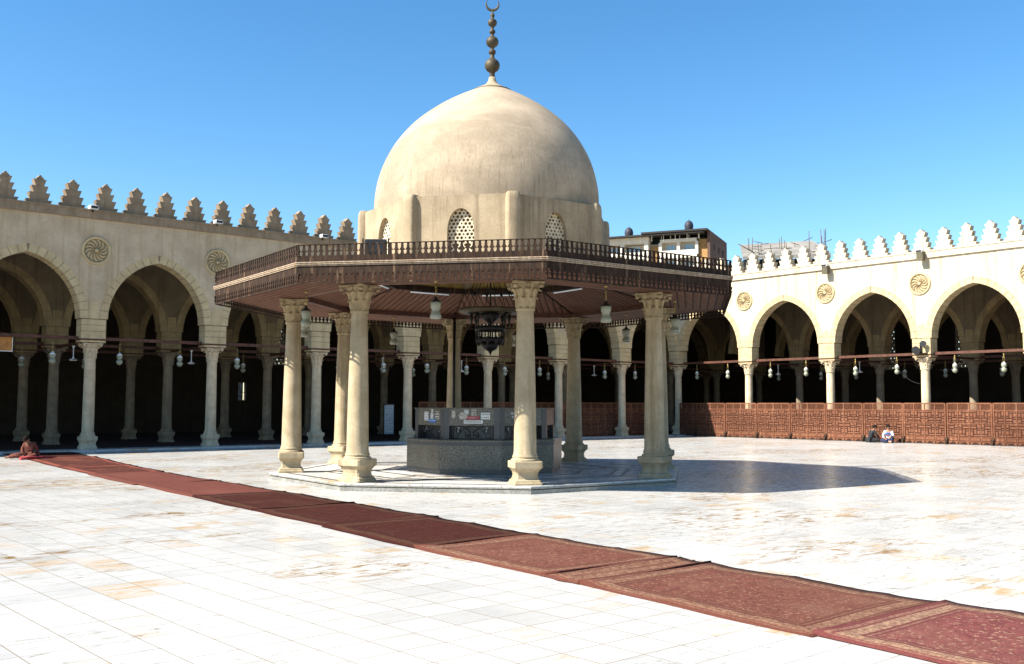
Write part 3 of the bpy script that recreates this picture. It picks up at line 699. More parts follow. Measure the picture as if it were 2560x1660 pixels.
# drum with corner pilasters and pierced windows
DZ0,DZ1=4.80,6.27; RD=3.03
_v=Matrix.Rotation(-PHI,4,'Z')@Vector((Rt.x*.07,Rt.y*.07,0)); dx_,dy_=_v.x,_v.y
b=MB(); fw=RD*s8; fa=RD*cc8; ww=.30; wt=5.98
P=[(-ww,5.42)]+[(-ww*math.cos(p),5.42+.56*math.sin(p)**.85) for p in [PI/2*j/7 for j in range(1,7)]]+[(0,wt)]
P=P+[(-x,z) for x,z in reversed(P[:-1])]
for k in range(8):
    a=k*PI/4+PI/8; m4=Matrix.Rotation(a+PI/2,4,'Z')@Matrix.Translation((0,-fa,0)); z0w=4.72
    L=[(-ww,z0w)]+P+[(ww,z0w)]
    for y in (0,):
        b.add([(-fw/2,y,DZ0),(-ww,y,DZ0),(-ww,y,DZ1),(-fw/2,y,DZ1)],[(0,1,2,3)],m4)
        b.add([(ww,y,DZ0),(fw/2,y,DZ0),(fw/2,y,DZ1),(ww,y,DZ1)],[(0,1,2,3)],m4)
        b.add([(-ww,y,DZ0),(ww,y,DZ0),(ww,y,z0w),(-ww,y,z0w)],[(0,1,2,3)],m4)
        for (xa,za),(xb,zb) in zip(P[:-1],P[1:]): b.add([(xa,y,za),(xb,y,zb),(xb,y,DZ1),(xa,y,DZ1)],[(0,1,2,3)],m4)
    LL=L+[L[0]]
    for (xa,za),(xb,zb) in zip(LL[:-1],LL[1:]): b.add([(xa,0,za),(xa,.2,za),(xb,.2,zb),(xb,0,zb)],[(0,1,2,3)],m4)
b.lathe([(RD,DZ1),(2.3,DZ1+.02)],8,None,False,False)
drum=b.build('drum',M['dome'],pav,(dx_,dy_,0),fix=True)
b=MB(); b.lathe([(RD-.21,4.76),(RD-.21,5.2),(RD-.24,6.2)],8,None,False,False); b.build('drum_lining',M['yellow'],drum)
b=MB()
for k in range(1):
    m4=None; L=[]
    for z,s_ in ((DZ0,1),(5.6,1),(6.15,.97),(6.26,.9),(6.31,.75)):
        L.append([(.19*s_*math.copysign(abs(math.cos(q_))**.55,math.cos(q_)),.17*s_*math.copysign(abs(math.sin(q_))**.55,math.sin(q_)),z) for q_ in [2*PI*j/20 for j in range(20)]])
    b.loops(L,True,True,m4,True)
pm_=b.mesh('corner_pilaster',M['dome'])
for k in range(8): link('corner_pilaster',pm_,drum,(c8[k][0]*(RD-.09),c8[k][1]*(RD-.09),0),k*PI/4)
gm=hexgrille(.62,1.28,.052,.031,.05).mesh('window_grille',M['screenstone'])
for k in range(8):
    a=k*PI/4+PI/8; link('window_grille',gm,drum,(( fa-.10)*math.cos(a),(fa-.10)*math.sin(a),4.72),a+PI/2)
prof=[(2.74,6.24),(2.745,6.45),(2.735,6.7),(2.70,7.0),(2.62,7.32),(2.50,7.64),(2.33,7.96),(2.11,8.27),(1.84,8.56),(1.51,8.83),(1.14,9.08),(.75,9.30),(.36,9.49),(.12,9.59),(0,9.62)]
# resample for a smooth skin
sp=[]
for i in range(len(prof)-1):
    p0=prof[max(i-1,0)];p1=prof[i];p2=prof[i+1];p3=prof[min(i+2,len(prof)-1)]
    for j in range(3):
        t_=j/3
        sp.append(tuple(.5*(2*p1[q]+(p2[q]-p0[q])*t_+(2*p0[q]-5*p1[q]+4*p2[q]-p3[q])*t_**2+(-p0[q]+3*p1[q]-3*p2[q]+p3[q])*t_**3) for q in (0,1)))
sp.append((.001,9.62))
_v=Matrix.Rotation(-PHI,4,'Z')@Vector((Rt.x*.12,Rt.y*.12,0)); lx_,ly_=_v.x,_v.y
b=MB(); L=[]
for rr_,z in sp:
    u=max(0,(z-6.3)/3.3)**1.3; L.append([(rr_*math.cos(2*PI*i/80)+lx_*u,rr_*math.sin(2*PI*i/80)+ly_*u,z) for i in range(80)])
b.loops(L,True,False,None,True); b.build('dome',M['domeskin'],pav,(dx_,dy_,0),fix=False)
# finial
def sph(r,z,n=8,sq=1): return [(r*math.sin(PI*j/n)*1.0+.02,z-r*sq*math.cos(PI*j/n)) for j in range(1,n)]
b=MB(); pr=[(.07,9.80),(.065,9.92)]+sph(.172,10.11)+[(.05,10.33),(.05,10.38)]+sph(.072,10.45)+[(.04,10.54)]+sph(.138,10.71)+[(.04,10.87),(.04,10.90)]+sph(.058,10.97)+[(.035,11.05)]+sph(.097,11.20)+[(.03,11.32),(.055,11.37),(.055,11.41),(.025,11.44),(.02,11.50)]
b.lathe(pr,24); fin=b.build('finial',M['bronze'],pav,(dx_+lx_,dy_+ly_,0),fix=False)
b=MB(); b.lathe([(.46,9.455),(.46,9.47),(.34,9.53),(.24,9.575),(.15,9.64),(.10,9.72),(.08,9.81),(.0,9.815)],32); b.build('cone',M['dome'],fin,fix=False); b=MB(); b.lathe([(.50,9.425),(.50,9.447),(.3,9.45)],32); b.build('lead_collar',M['bronze'],fin,fix=False)
b=MB(); L=[]
# crescent: outer circle minus a smaller raised circle, opening upwards, facing the camera side
n=26
for i in range(n+1):
    a=-PI/2+(-1+2*i/n)*rad(132)
    ro=.175; wv=.07*math.cos((a+PI/2)/2*1.3)**1.0+.004
    cxr,czr=(ro-wv/2)*math.cos(a),11.66+(ro-wv/2)*math.sin(a)
    L.append([(cxr+math.cos(a)*wv/2*math.cos(q_),.022*math.sin(q_),czr+math.sin(a)*wv/2*math.cos(q_)) for q_ in [2*PI*j/8 for j in range(8)]])
b.loops(L,True,True,None,True); b.build('crescent',M['bronze'],fin,(0,0,0),rad(50.4-90)-PHI)
b=MB(); b.tube([(RC*c8[5][0]-.36,RC*c8[5][1]+.0,.15),(RC*c8[5][0]-.36,RC*c8[5][1]+.0,4.2)],.045,8)
# the pipe stands on the camera side of the rear column
pp=Vector((CX,CY,0))+Vector((math.cos(PHI+5*PI/4),math.sin(PHI+5*PI/4),0))*RC; dirc=Vector((-pp.x,-pp.y,0)).normalized()
b=MB(); wp=pp+dirc*.30; b.tube([(wp.x,wp.y,.15),(wp.x,wp.y,4.2)],.04,8)
o=b.build('drain_pipe',M['iron'],None); o.parent=pav; o.matrix_parent_inverse=(Matrix.Translation((CX,CY,0))@Matrix.Rotation(PHI,4,'Z')).inverted()
# fluorescent tubes on the inner ring
tube0=None; ft=[True]
for k in range(8):
    a=PHI+k*PI/4+PI/8; r=RI*cc8+.03
    if ft[0]:
        ft[0]=False
        t=empty('fluorescent_light',cat='light fitting',group='tube lights round the pavilion ceiling ring')
        b=MB(); b.box(-.62,.62,-.035,.035,-.02,.03); b.build('housing',M['black'],t)
        b=MB(); m4=Matrix.Rotation(PI/2,4,'Y'); b.lathe([(.02,-.58),(.02,.58)],8,m4@Matrix.Identity(4)); b.build('tube',M['tube'],t,(0,0,-.035))
        tl=t
        o=t
    else: o=copy_tree(tl)
    o.location=(CX+r*math.cos(a),CY+r*math.sin(a),4.70); o.rotation_euler=(0,0,a+PI/2)
    o['label']='white fluorescent tube on the inner ring of the pavilion ceiling, %s side'%['front left','front','front right','right','rear right','rear','rear left','left'][k]
# big lamps under the eaves
t=empty('pavilion_lamp',cat='lamp',group='large glass lamps under the pavilion eaves')
b=MB(); b.lathe([(.11,0),(.125,-.02),(.12,-.1),(.09,-.165),(.085,-.19),(.12,-.24),(.135,-.30),(.11,-.335),(.1,-.34)],20,None,True,True); b.build('shade',M['glass'],t,(0,0,-.42),fix=False)
b=MB(); b.lathe([(0,.11),(.02,.1),(.04,.05),(.13,.0),(.135,-.012),(.1,-.012)],20,None,True,False); b.build('cap',M['black'],t,(0,0,-.42),fix=False)
b=MB(); b.tube([(0,0,.0),(0,0,-.32)],.008,5); b.tube([(.03,0,.0),(.03,0,-.34)],.005,4); b.lathe([(.05,0),(.04,-.03),(0,-.05)],10); b.lathe([(.0,-.1),(.025,-.12),(.0,-.15)],8); b.build('rod',M['brass'],t)
t.scale=(.88,.88,1.0); f3=[True]
for k in range(8):
    a=PHI+k*PI/4+PI/8; r=4.6
    place(t,f3,(CX+r*math.cos(a),CY+r*math.sin(a),4.165),'large glass lamp with dark cap under the pavilion eaves, %s side'%['front left','front','front right','right','rear right','rear','rear left','left'][(k+0)%8])
# chandelier
ch=Vector((CX,CY,0))+Vector((Rt.x,Rt.y,0))*.17
t=empty('chandelier',tuple(ch),label='dark iron tiered chandelier hanging in the middle of the pavilion',cat='chandelier')
b=MB(); b.lathe([(.62,4.05),(.76,4.04),(.78,4.0),(.76,3.96),(.70,3.93),(.55,3.95),(.55,4.03),(.62,4.05)],36,None,True,False)
for k in range(4):
    a=k*PI/4; b.tube([(.72*math.cos(a),.72*math.sin(a),3.99),(-.72*math.cos(a),-.72*math.sin(a),3.99)],.018,5)
b.build('upper_ring',M['bronze'],t)
b=MB(); b.lathe([(.0,3.97),(.22,3.95),(.24,3.88),(.2,3.8),(.12,3.74),(.05,3.70),(.02,3.62),(0,3.58)],20)
b.build('centre_bowl',M['iron'],t)
for k in range(8):
    a=k*PI/4+.2; b=MB(); x,y=.46*math.cos(a),.46*math.sin(a)
    b.lathe([(.01,3.93),(.04,3.91),(.045,3.78),(.02,3.74),(.03,3.7),(0,3.64)],8,None,True,True,0,(x,y)); b.build('pendant',M['iron'],t)
b=MB(); octv=[(.36,3.50),(.38,3.53),(.38,3.60),(.35,3.62),(.33,3.60),(.33,3.52),(.36,3.50)]; b.lathe(octv,24,None,True,False)
for k in range(12):
    a=k*PI/6; b.tube([(.34*math.cos(a),.34*math.sin(a),3.62),(.34*math.cos(a),.34*math.sin(a),3.30)],.018,5)
b.build('middle_ring',M['iron'],t)
b=MB(); b.lathe([(.30,3.22),(.34,3.25),(.34,3.32),(.31,3.34),(.28,3.32),(.28,3.24),(.30,3.22)],24,None,True,False)
for k in range(10):
    a=k*PI/5+.1; x,y=.31*math.cos(a),.31*math.sin(a); b.lathe([(.01,3.38),(.04,3.33),(.05,3.25),(.03,3.19),(0,3.13)],8,None,True,True,0,(x,y))
b.build('lower_ring',M['iron'],t)
b=MB(); b.lathe([(.0,3.22),(.2,3.2),(.2,3.15),(.17,3.08),(.12,3.04),(.05,3.01),(.02,2.95),(0,2.90)],20); b.build('base_bowl',M['iron'],t)
b=MB()
for k in range(8):
    a=k*PI/4+.3; b.tube([(.70*math.cos(a),.70*math.sin(a),4.03),(.36*math.cos(a),.36*math.sin(a),4.75),(.12*math.cos(a),.12*math.sin(a),5.4)],.012,4)
    b.lathe([(0,4.5),(.035,4.46),(.035,4.42),(0,4.36)],6,None,True,True,0,(.47*math.cos(a),.47*math.sin(a)))
b.tube([(0,0,3.0),(0,0,6.4)],.02,6); b.tube([(0,0,6.3),(0,0,9.55)],.015,6)
b.lathe([(.02,5.45),(.2,5.4),(.2,5.3),(.02,5.25)],16); b.build('chain',M['iron'],t)

# ------------------------------------------------------------------ marble and granite washing fountain
fo=empty('ablution_fountain',(CX+.06,CY-.03,.15),PHI,label='octagonal grey granite washing fountain with iron scrollwork under the dome',cat='fountain')
b=MB(); b.ngon(1.86,.004,.12,0); b.build('plinth',M['darkgranite'],fo)
b=MB(); b.ngon(1.90,.12,.64,0); b.build('basin_wall',M['granite'],fo)
b=MB(); b.ngon(1.905,.64,.72,0); b.build('dark_band',M['darkgranite'],fo)
b=MB(); b.ngon(1.93,.722,.765,0); b.ngon(1.90,.765,.785,0,8,None,1.88); b.build('ledge',M['granite'],fo)
b=MB(); b.ngon(1.50,.785,1.09,0); b.build('tap_wall',M['darkgranite'],fo)
b=MB(); b.ngon(1.70,1.09,1.475,0); b.build('upper_block',M['granite'],fo)
b=MB(); b.ngon(1.74,1.475,1.49,0); b.build('top_slab',M['granite'],fo)
b=MB()
for s_ in (-1,1):
    mm=Matrix.Translation((1.70,0,0))@Matrix.Rotation(s_*PI/8,4,'Z')
    b.box(-.14,.006,min(0,s_*.13),max(0,s_*.13),.786,1.474,mm)
cpm=b.mesh('corner_pier',M['darkgranite'])
for k in range(8): link('corner_pier',cpm,fo,(0,0,0),k*PI/4)
def grille(w,h_):
    q=MB(); q.tube([(-w/2,0,0),(w/2,0,0)],.008,4); q.tube([(-w/2,0,h_),(w/2,0,h_)],.008,4)
    for x in (-w/2,-w/2+.07,w/2-.07,w/2): q.tube([(x,0,0),(x,0,h_)],.008,4)
    def scroll(cx_,cz_,r,s_,a0=0):
        q.tube([(cx_+s_*r*(1-j/16)*math.cos(a0+j*.55),0,cz_+r*(1-j/16)*math.sin(a0+j*.55)) for j in range(15)],.007,4)
    for s_ in (-1,1):
        scroll(s_*.12,h_*.42,.11,s_,1.2); scroll(s_*.12,h_*.2,.05,-s_,.4); scroll(s_*.3,h_*.6,.07,-s_,2)
        q.tube([(s_*.02,0,0),(s_*.05,0,h_*.5),(s_*.16,0,h_*.85),(s_*.30,0,h_)],.007,4)
        q.tube([(s_*.34,0,0),(s_*.30,0,h_*.4),(s_*.2,0,h_*.75),(0,0,h_)],.007,4)
    return q.mesh('scroll_grille',M['iron'])
gr=grille(.98,.30)
b=MB(); b.tube([(0,0,0),(0,-.09,.0),(0,-.11,-.05)],.016,6); b.tube([(0,-.05,.0),(0,-.05,.05)],.012,5); b.box(-.03,.03,-.06,-.04,.045,.055); tapm=b.mesh('tap',M['white'])
fa2=1.66*cc8
for k in range(8):
    a=k*PI/4+PI/8; link('scroll_grille',gr,fo,(fa2*math.cos(a),fa2*math.sin(a),.79),a+PI/2)
    m4=Matrix.Rotation(a+PI/2,4,'Z')
    for s_ in (-1,1):
        p=m4@Vector((s_*.33,-1.50*cc8-.004,.99)); link('tap',tapm,fo,tuple(p),a+PI/2)
# paper notices pasted on the upper block
M['paper']=plain('paper',(.72,.72,.68),.8,0,.1,8); M['blue']=plain('blue_print',(.05,.17,.50),.7); M['redp']=plain('red_print',(.45,.06,.08),.7); M['grimy']=plain('torn_paper',(.50,.46,.40),.9,0,.35,12)
M['ink']=plain('black_ink',(.02,.02,.03),.8)
fr=1.70*cc8
def notice(k,x,z,w_,h_,mat,label,marks=0,bg2=None,rough=False):
    a=PHI+k*PI/4+PI/8; m4=Matrix.Translation((fo.location.x,fo.location.y,.15))@Matrix.Rotation(a+PI/2,4,'Z')
    t=empty('notice',tuple(m4@Vector((x,-fr-.002,z))),a+PI/2,label=label,cat='notice',group='paper notices pasted on the fountain')
    b=MB()
    if rough:
        pl=[(w_/2*math.cos(q_)*R_.uniform(.7,1.1),h_/2*math.sin(q_)*R_.uniform(.7,1.1)) for q_ in [2*PI*j/11 for j in range(11)]]
        b.prism(pl,-.004,0)
    else: b.box(-w_/2,w_/2,-.004,0,-h_/2,h_/2)
    b.build('paper',M[mat],t)
    if marks:
        q=MB(); rows=max(1,int(marks))
        for r in range(rows):
            zc=h_/2-(r+.5)*h_/rows; x=-w_/2*.86
            while x<w_/2*.8:
                l=R_.uniform(.012,.035); hh=h_/rows*R_.uniform(.25,.5)
                pts=[(x+l*j/4,-.006,zc+hh*.5*math.sin(j*1.9+x*90)) for j in range(5)]
                q.tube(pts,.004,4); 
                if R_.random()<.4: q.box(x+l*.4,x+l*.4+.008,-.008,-.005,zc+hh*.55,zc+hh*.55+.008)
                x+=l+.012
        q.build('lettering',M[bg2 or 'ink'],t)
    return t
notice(0,-.12,1.40,.10,.10,'paper','small white note at the top of the left fountain face',2)
notice(7,.14,1.42,.09,.07,'paper','small white note at the top edge of the far left fountain face',1)
notice(7,-.13,1.30,.19,.20,'paper','square white notice left of the blue strip on the fountain',4)
notice(7,.13,1.30,.13,.13,'paper','small square notice above the blue strip on the fountain',3)
notice(7,.36,1.32,.19,.18,'grimy','faded square notice right of the blue strip on the fountain',3)
notice(7,.15,1.20,.34,.09,'blue','blue printed strip below white notices on the fountain',1,'paper')
notice(0,-.42,1.34,.10,.20,'grimy','torn narrow paper scrap left on the front fountain face',0,None,True)
notice(0,-.21,1.31,.22,.20,'grimy','large torn pale paper scrap on the front fountain face',0,None,True)
notice(0,.05,1.39,.13,.16,'grimy','faded grey poster above the red strip on the fountain',4)
notice(0,.02,1.27,.32,.075,'redp','red sign with pale script on the fountain',1,'paper')
notice(0,.04,1.175,.44,.075,'paper','long white sign with black script on the fountain',1)
notice(0,.32,1.31,.21,.15,'paper','white sticker with black arrow shapes on the fountain',2)
notice(1,-.28,1.37,.14,.04,'paper','narrow white label beside the front column on the fountain',1)
notice(1,-.26,1.29,.12,.04,'paper','second narrow white label lower beside the front column',1)

# ------------------------------------------------------------------ rugs laid end to end
def rug(x0a,x1a,x0b,x1b,ya,yb,z,mat,label,curl=True):
    """long strip from y=ya (near) to y=yb (far) with a slightly wavy surface"""
    nx,ny=10,26; me=bpy.data.meshes.new('rug'); vs=[]; fs=[]; uvs=[]
    W=(x1a-x0a+x1b-x0b)/2; L=yb-ya; sd_=R_.uniform(0,9)
    for j in range(ny+1):
        t_=j/ny; xa=x0a+(x0b-x0a)*t_; xb=x1a+(x1b-x1a)*t_; wob=.02*math.sin(sd_+t_*5)+.008*math.sin(sd_*2+t_*13)
        for i in range(nx+1):
            s_=i/nx; y=ya+L*t_; 
            lift=.006*math.sin(sd_+s_*6+t_*9)+.010*max(0,math.sin(sd_*3+t_*17))**6+.02*math.exp(-((s_)**2+(1-t_)**2)*60)+(.014*math.exp(-((1-t_)*L/.05)) if curl else 0)+ (.012*math.exp(-(t_*L/.06)) if curl else 0)
            vs.append((xa+(xb-xa)*s_+wob,y+.012*math.sin(s_*5+sd_),z+.008+lift)); uvs.append((min(s_,1-s_)*W,min(t_,1-t_)*L))
    n0=len(vs)
    for j in range(ny):
        for i in range(nx): a=j*(nx+1)+i; fs.append((a,a+1,a+nx+2,a+nx+1))
    # skirt down to the floor
    rim=[i for i in range(nx+1)]+[ (j*(nx+1)+nx) for j in range(1,ny+1)]+[ny*(nx+1)+i for i in range(nx-1,-1,-1)]+[j*(nx+1) for j in range(ny-1,0,-1)]
    for r in rim: vs.append((vs[r][0],vs[r][1],z-.001)); uvs.append((0,0))
    m_=len(rim)
    for k in range(m_): fs.append((rim[k],n0+k,n0+(k+1)%m_,rim[(k+1)%m_]))
    me.from_pydata(vs,[],fs); uvl=me.uv_layers.new(name='UVMap')
    for l in me.loops: uvl.data[l.index].uv=uvs[l.vertex_index]
    for p in me.polygons: p.use_smooth=True
    me.materials.append(mat); me.update()
    return tag(link('rug',me),label,'rug','red rugs laid end to end across the court')
def xl(y): return 6.50+.052*(y-4.3) if y<26 else 7.60+.072*(y-26)
def xr(y): return 8.50+.042*(y-4.3) if y<26 else 9.42+.115*(y-26)
ends=[(-1.6,1.42,'rugC','rose red rug mostly below the lower right corner of the photo'),
 (1.40,4.36,'rugC','bright rose patterned rug with cream border in the lower right corner'),
 (4.34,7.02,'rugA','rust red rug with a pale medallion, next above the corner rug'),
 (6.98,7.56,'rugA','narrow folded strip of red rug between two wider patterned rugs'),
 (7.50,9.98,'rugA','red rug with gold dotted medallion beside the dark rug, in front of the pavilion'),
 (9.95,12.5,'rugB','nearest of the dark maroon rugs, just short of the red medallion rug'),
 (12.48,15.1,'rugB','middle one of the dark maroon rugs in front of the pavilion'),
 (15.08,17.95,'rugB','farthest of the dark maroon rugs, ending at the plain brick red rug'),
 (17.92,21.4,'rugD','plain brick red rug just beyond the dark maroon rugs'),
 (21.38,25.2,'rugD','second plain brick red rug, ending level with the darker far rugs'),
 (25.18,28.6,'rugB2','brownish red rug in the distance on the left'),
 (28.58,33.6,'rugB2','farthest sunlit rug beside the seated person'),
 (33.55,38.1,'rugB','dark rug in the shade leading under the left arcade')]
M['rugB2']=rug_mat('rug_brown_pile',(.062,.02,.015),(.05,.015,.011),(.18,.05,.035),(.20,.06,.04),(.2,.065,.04))
for i,(a,c,mt,lb) in enumerate(ends):
    sh=R_.uniform(-.05,.05); rug(xl(a)+sh,xr(a)+sh,xl(c)+sh,xr(c)+sh,a,c,.002+.006*(i%2),M[mt],lb)

# ------------------------------------------------------------------ wooden screens
SW=2.04
def screen_meshes():
    b=MB()      # frame
    for x in (0,SW-.07): b.box(x,x+.07,-.03,.03,.03,1.86)
    for k in (1,2,3): b.box(k*SW/4-.02,k*SW/4+.02,-.027,.027,.12,1.84)
    for z0,z1 in ((1.81,1.87),(1.515,1.56),(.925,.965),(.325,.36),(.13,.16)): b.box(.07,SW-.07,-.032,.032,z0,z1)
    # scalloped apron
    for k in range(4):
        xa=k*SW/4+.03; xb=(k+1)*SW/4-.03; n=8; pts=[(xa,.13),(xa,.03)]
        pts+= [(xa+.07+(xb-xa-.14)*j/n,.03+.085*math.sin(PI*j/n)**.5) for j in range(n+1)]+[(xb,.03),(xb,.13)]
        b.prism(pts,-.022,.022)
    fr_=b.mesh('frame',M['screenwood'])
    b=MB(); b.box(.06,SW-.06,-.008,.008,.035,1.53); bd=b.mesh('board',M['screenback'])
    b=MB()
    def blk(x0,x1,z0,z1):
        e=.018; b.add([(x0,-.008,z0),(x1,-.008,z0),(x1,-.008,z1),(x0,-.008,z1),(x0+e,-.027,z0+e),(x1-e,-.027,z0+e),(x1-e,-.027,z1-e),(x0+e,-.027,z1-e)],[(4,5,6,7),(0,1,5,4),(1,2,6,5),(2,3,7,6),(3,0,4,7)])
    for k in range(4):
        xa=k*SW/4+(.08 if k==0 else .025); xb=(k+1)*SW/4-(.08 if k==3 else .025); W_=xb-xa
        for zi,(za,zb) in enumerate(((.37,.92),(.97,1.51))):
            H_=zb-za; fx=(k%2)^(zi==0); fz=(zi==0)
            cells=[(0,.66,.84,1),(.0,.32,.50,.82),(.0,.32,.34,.48),(.34,.64,.42,.82),(.68,1,.58,1),(.36,1,.0,.14),(.36,1,.18,.38),(.0,.32,.0,.32),(.68,1,.42,.56)]
            for a0,a1,z0,z1 in cells:
                if fx: a0,a1=1-a1,1-a0
                if fz: z0,z1=1-z1,1-z0
                blk(xa+a0*W_+.011,xa+a1*W_-.011,za+z0*H_+.011,za+z1*H_-.011)
        blk(xa+.01,xb-.01,.17,.315)
    pn=b.mesh('fret_pattern',M['screenwood'])
    b=MB()
    for k in range(4):
        for j in range(6):
            z=1.575+j*.04; b.box(k*SW/4+.02,(k+1)*SW/4-.02,-.012,.012,z,z+.017)
    lv=b.mesh('louvre',M['screenwood'])
    b=MB(); b.prism([(0,0),(.20,0),(.20,.05),(.04,.34),(0,.34)],-.04,.04,Matrix.Rotation(-PI/2,4,'Z')); ft_=b.mesh('foot',M['fascia'])
    return fr_,bd,pn,lv,ft_
SM=screen_meshes()
def screen(x,y,rz,label,group,feet=True):
    t=empty('wooden_screen',(x,y,0.0),rz,label=label,cat='screen',group=group)
    for me in SM[:4]: link(me.name.split('.')[0],me,t)
    if feet: link('foot',SM[4],t,(.0,-.03,0))
    return t
XS=44.02
ys=[36.75-2.075*k for k in range(13)]
for k,y in enumerate(ys):
    screen(XS+R_.uniform(-.02,.02),y,-PI/2+R_.uniform(-.008,.008),'carved wooden screen panel, %s from the shaded corner along the sunlit right arcade'%ORD[k],'carved wooden screens in front of the right arcade')
for k in range(8):
    screen(43.3-2.07*(k+1),Y1+.62,R_.uniform(-.01,.01),'dark shaded wooden screen panel, %s from the corner behind the left arcade columns'%ORD[k],'shaded wooden screens behind the left arcade',False)
for k in range(1):
    screen(XS-.0,38.0+.0,-PI/2,'short shaded screen panel closing the inner corner of the court','carved wooden screens in front of the right arcade',False)

# ------------------------------------------------------------------ boards, sign, loudspeaker, floodlights, cable
t=empty('banner_stand',(25.55,39.95,.06),rad(3),label='tall pale blue printed banner standing in the shade behind the fountain, left side',cat='banner')
b=MB(); b.box(-.27,.27,-.02,.0,.28,1.66); b.build('banner',plain('banner_print',(.30,.38,.42),.7,0,.3,14),t)
b=MB(); b.box(-.30,-.275,-.03,.02,.0,1.7); b.box(.275,.30,-.03,.02,.0,1.7); b.box(-.3,.3,-.03,.02,1.66,1.7); b.box(-.3,.3,-.2,.2,.0,.025); b.build('stand',M['iron'],t)
b=MB(); rr=random.Random(5)
for r in range(18):
    x=-.22
    while x<.2: l=rr.uniform(.02,.05); b.box(x,x+l,-.024,-.0205,1.58-r*.07,1.595-r*.07); x+=l+.015
b.build('lettering',M['paper'],t)
t=empty('notice_board',(24.35,40.6,.06),0,label='small grey notice board to the left of the tall pale banner',cat='notice board')
b=MB(); b.box(-.2,.2,-.02,0,.85,1.6); b.build('board',plain('grey_board',(.16,.19,.19),.8),t); b=MB(); b.box(-.03,.03,0,.03,.0,1.6); b.box(-.15,.15,-.15,.15,0,.03); b.build('post',M['iron'],t)
b=MB()
for r in range(6): b.box(-.15,.12,-.024,-.0205,1.5-r*.1,1.515-r*.1)
b.build('lettering',M['paper'],t)
t=empty('hanging_sign',(8.35,Y1+.1,4.12),0,label='orange sign board hanging from the beam at the left edge',cat='sign')
b=MB(); b.box(-.75,.5,-.02,.02,-.52,-.03); b.build('board',plain('orange_board',(.46,.20,.05),.7),t); b=MB(); b.box(-.77,.52,-.03,.03,-.545,-.52); b.box(.5,.52,-.03,.03,-.52,-.03); b.build('trim',M['paper'],t)
b=MB(); b.box(-.02,.02,-.01,.01,-.03,.06,Matrix.Translation((-.5,0,0))); b.box(-.02,.02,-.01,.01,-.03,.06,Matrix.Translation((.3,0,0))); b.build('hook',M['iron'],t)
# loudspeaker above the third column of the right arcade
t=empty('loudspeaker',(X1-.42,Y1-3*S2-.0,4.16),-PI/2,label='dark horn loudspeaker bracketed above a sunlit column of the right arcade',cat='loudspeaker')
b=MB(); b.box(-.3,.3,-.1,.12,0,.03); b.box(-.03,.03,.0,.04,0,.5); b.build('bracket',M['iron'],t)
m4=Matrix.Translation((-.1,-.02,.18))@Matrix.Rotation(rad(100),4,'X'); b=MB(); b.lathe([(.03,-.15),(.05,-.1),(.07,.05),(.12,.15),(.19,.2),(.2,.21)],18,m4); b.build('horn',M['black'],t)
m4=Matrix.Translation((.14,-.0,.40))@Matrix.Rotation(rad(70),4,'X')@Matrix.Rotation(.5,4,'Y'); b=MB(); b.lathe([(.03,-.12),(.05,-.08),(.06,.05),(.10,.13),(.15,.16)],18,m4); b.build('horn',M['black'],t)
def flood(loc,rz,label,dark=False):
    t=empty('floodlight',loc,rz,label=label,cat='floodlight',group='floodlights on the parapets')
    b=MB(); b.bev(-.16,.16,-.22,.1,-.05,.09,.03); b.build('housing',M['white'] if not dark else M['white'],t)
    b=MB(); b.box(-.13,.13,-.225,-.221,-.03,.07); b.build('lens',M['black'],t)
    b=MB(); b.box(-.04,.04,.0,.06,-.1,-.04); b.box(-.02,.02,-.0,.04,-.14,-.1); b.build('bracket',M['iron'],t)
    if dark:
        b=MB(); b.box(-.09,.22,-.26,-.03,-.42,-.03); b.build('junction_box',plain('brown_box',(.10,.085,.05),.6),t)
    return t
for px,py,lb in ((232,523,'white floodlight on the left parapet between the third and fourth merlons'),(543,559,'white floodlight on the left parapet beside the merlon with a spike'),(807,594,'white floodlight on the left parapet nearest the dome'),):
    d=ray(px,py); q=d*((Y1-.42)/d.y); flood((q.x,q.y,q.z+Hc+.03),0,lb)
for px,py,lb in ((2065,668,'brown floodlight box on the sunlit right parapet nearer the dome'),(2302,633,'brown floodlight box on the sunlit right parapet nearer the right edge')):
    d=ray(px,py); q=d*((X1-.45)/d.x); flood((q.x,q.y,q.z+Hc+.06),-PI/2,lb,True)
t=empty('floodlight',(10.52,17.0,4.74),rad(-38),label='large black floodlight on the pavilion roof behind the front balustrade',cat='floodlight')
b=MB(); b.bev(-.22,.22,-.09,.09,-.05,.28,.02); b.build('housing',M['black'],t); b=MB(); b.box(-.27,-.245,-.04,.04,-.1,.3); b.box(.245,.27,-.04,.04,-.1,.3); b.box(-.27,.27,-.05,.05,-.16,-.05); b.build('bracket',M['iron'],t)
b=MB(); b.box(-.18,.18,-.1,-.092,0,.24); b.build('lens',plain('lens_glass',(.02,.022,.025),.35,0,.1,spec=.3),t)
d=ray(1748,660); dd=math.hypot(19.2,13.6); q=d*(24.0/math.hypot(d.x,d.y)); 
t=empty('floodlight',(q.x,q.y,4.62),rad(-120),label='black tilted floodlight at the right end of the pavilion roof',cat='floodlight')
b=MB(); b.bev(-.22,.22,-.06,.06,-.0,.30,.02,Matrix.Rotation(rad(35),4,'X')); b.build('housing',M['black'],t); b=MB(); b.box(-.03,.03,-.03,.03,-.14,.05); b.build('bracket',M['iron'],t)
# cable looped between the beams of the right arcade
b=MB(); ya,yb=Y1-3*S2+1.8,Y1-3*S2+.05; b.tube([(X1+.0,ya+(yb-ya)*j/14,4.1-1.35*(1-((1-j/14))**2.2)) for j in range(15)],.012,5)
tag(b.build('cable',M['iron']),'thin cable drooping from the beam to a sunlit column on the right','cable')

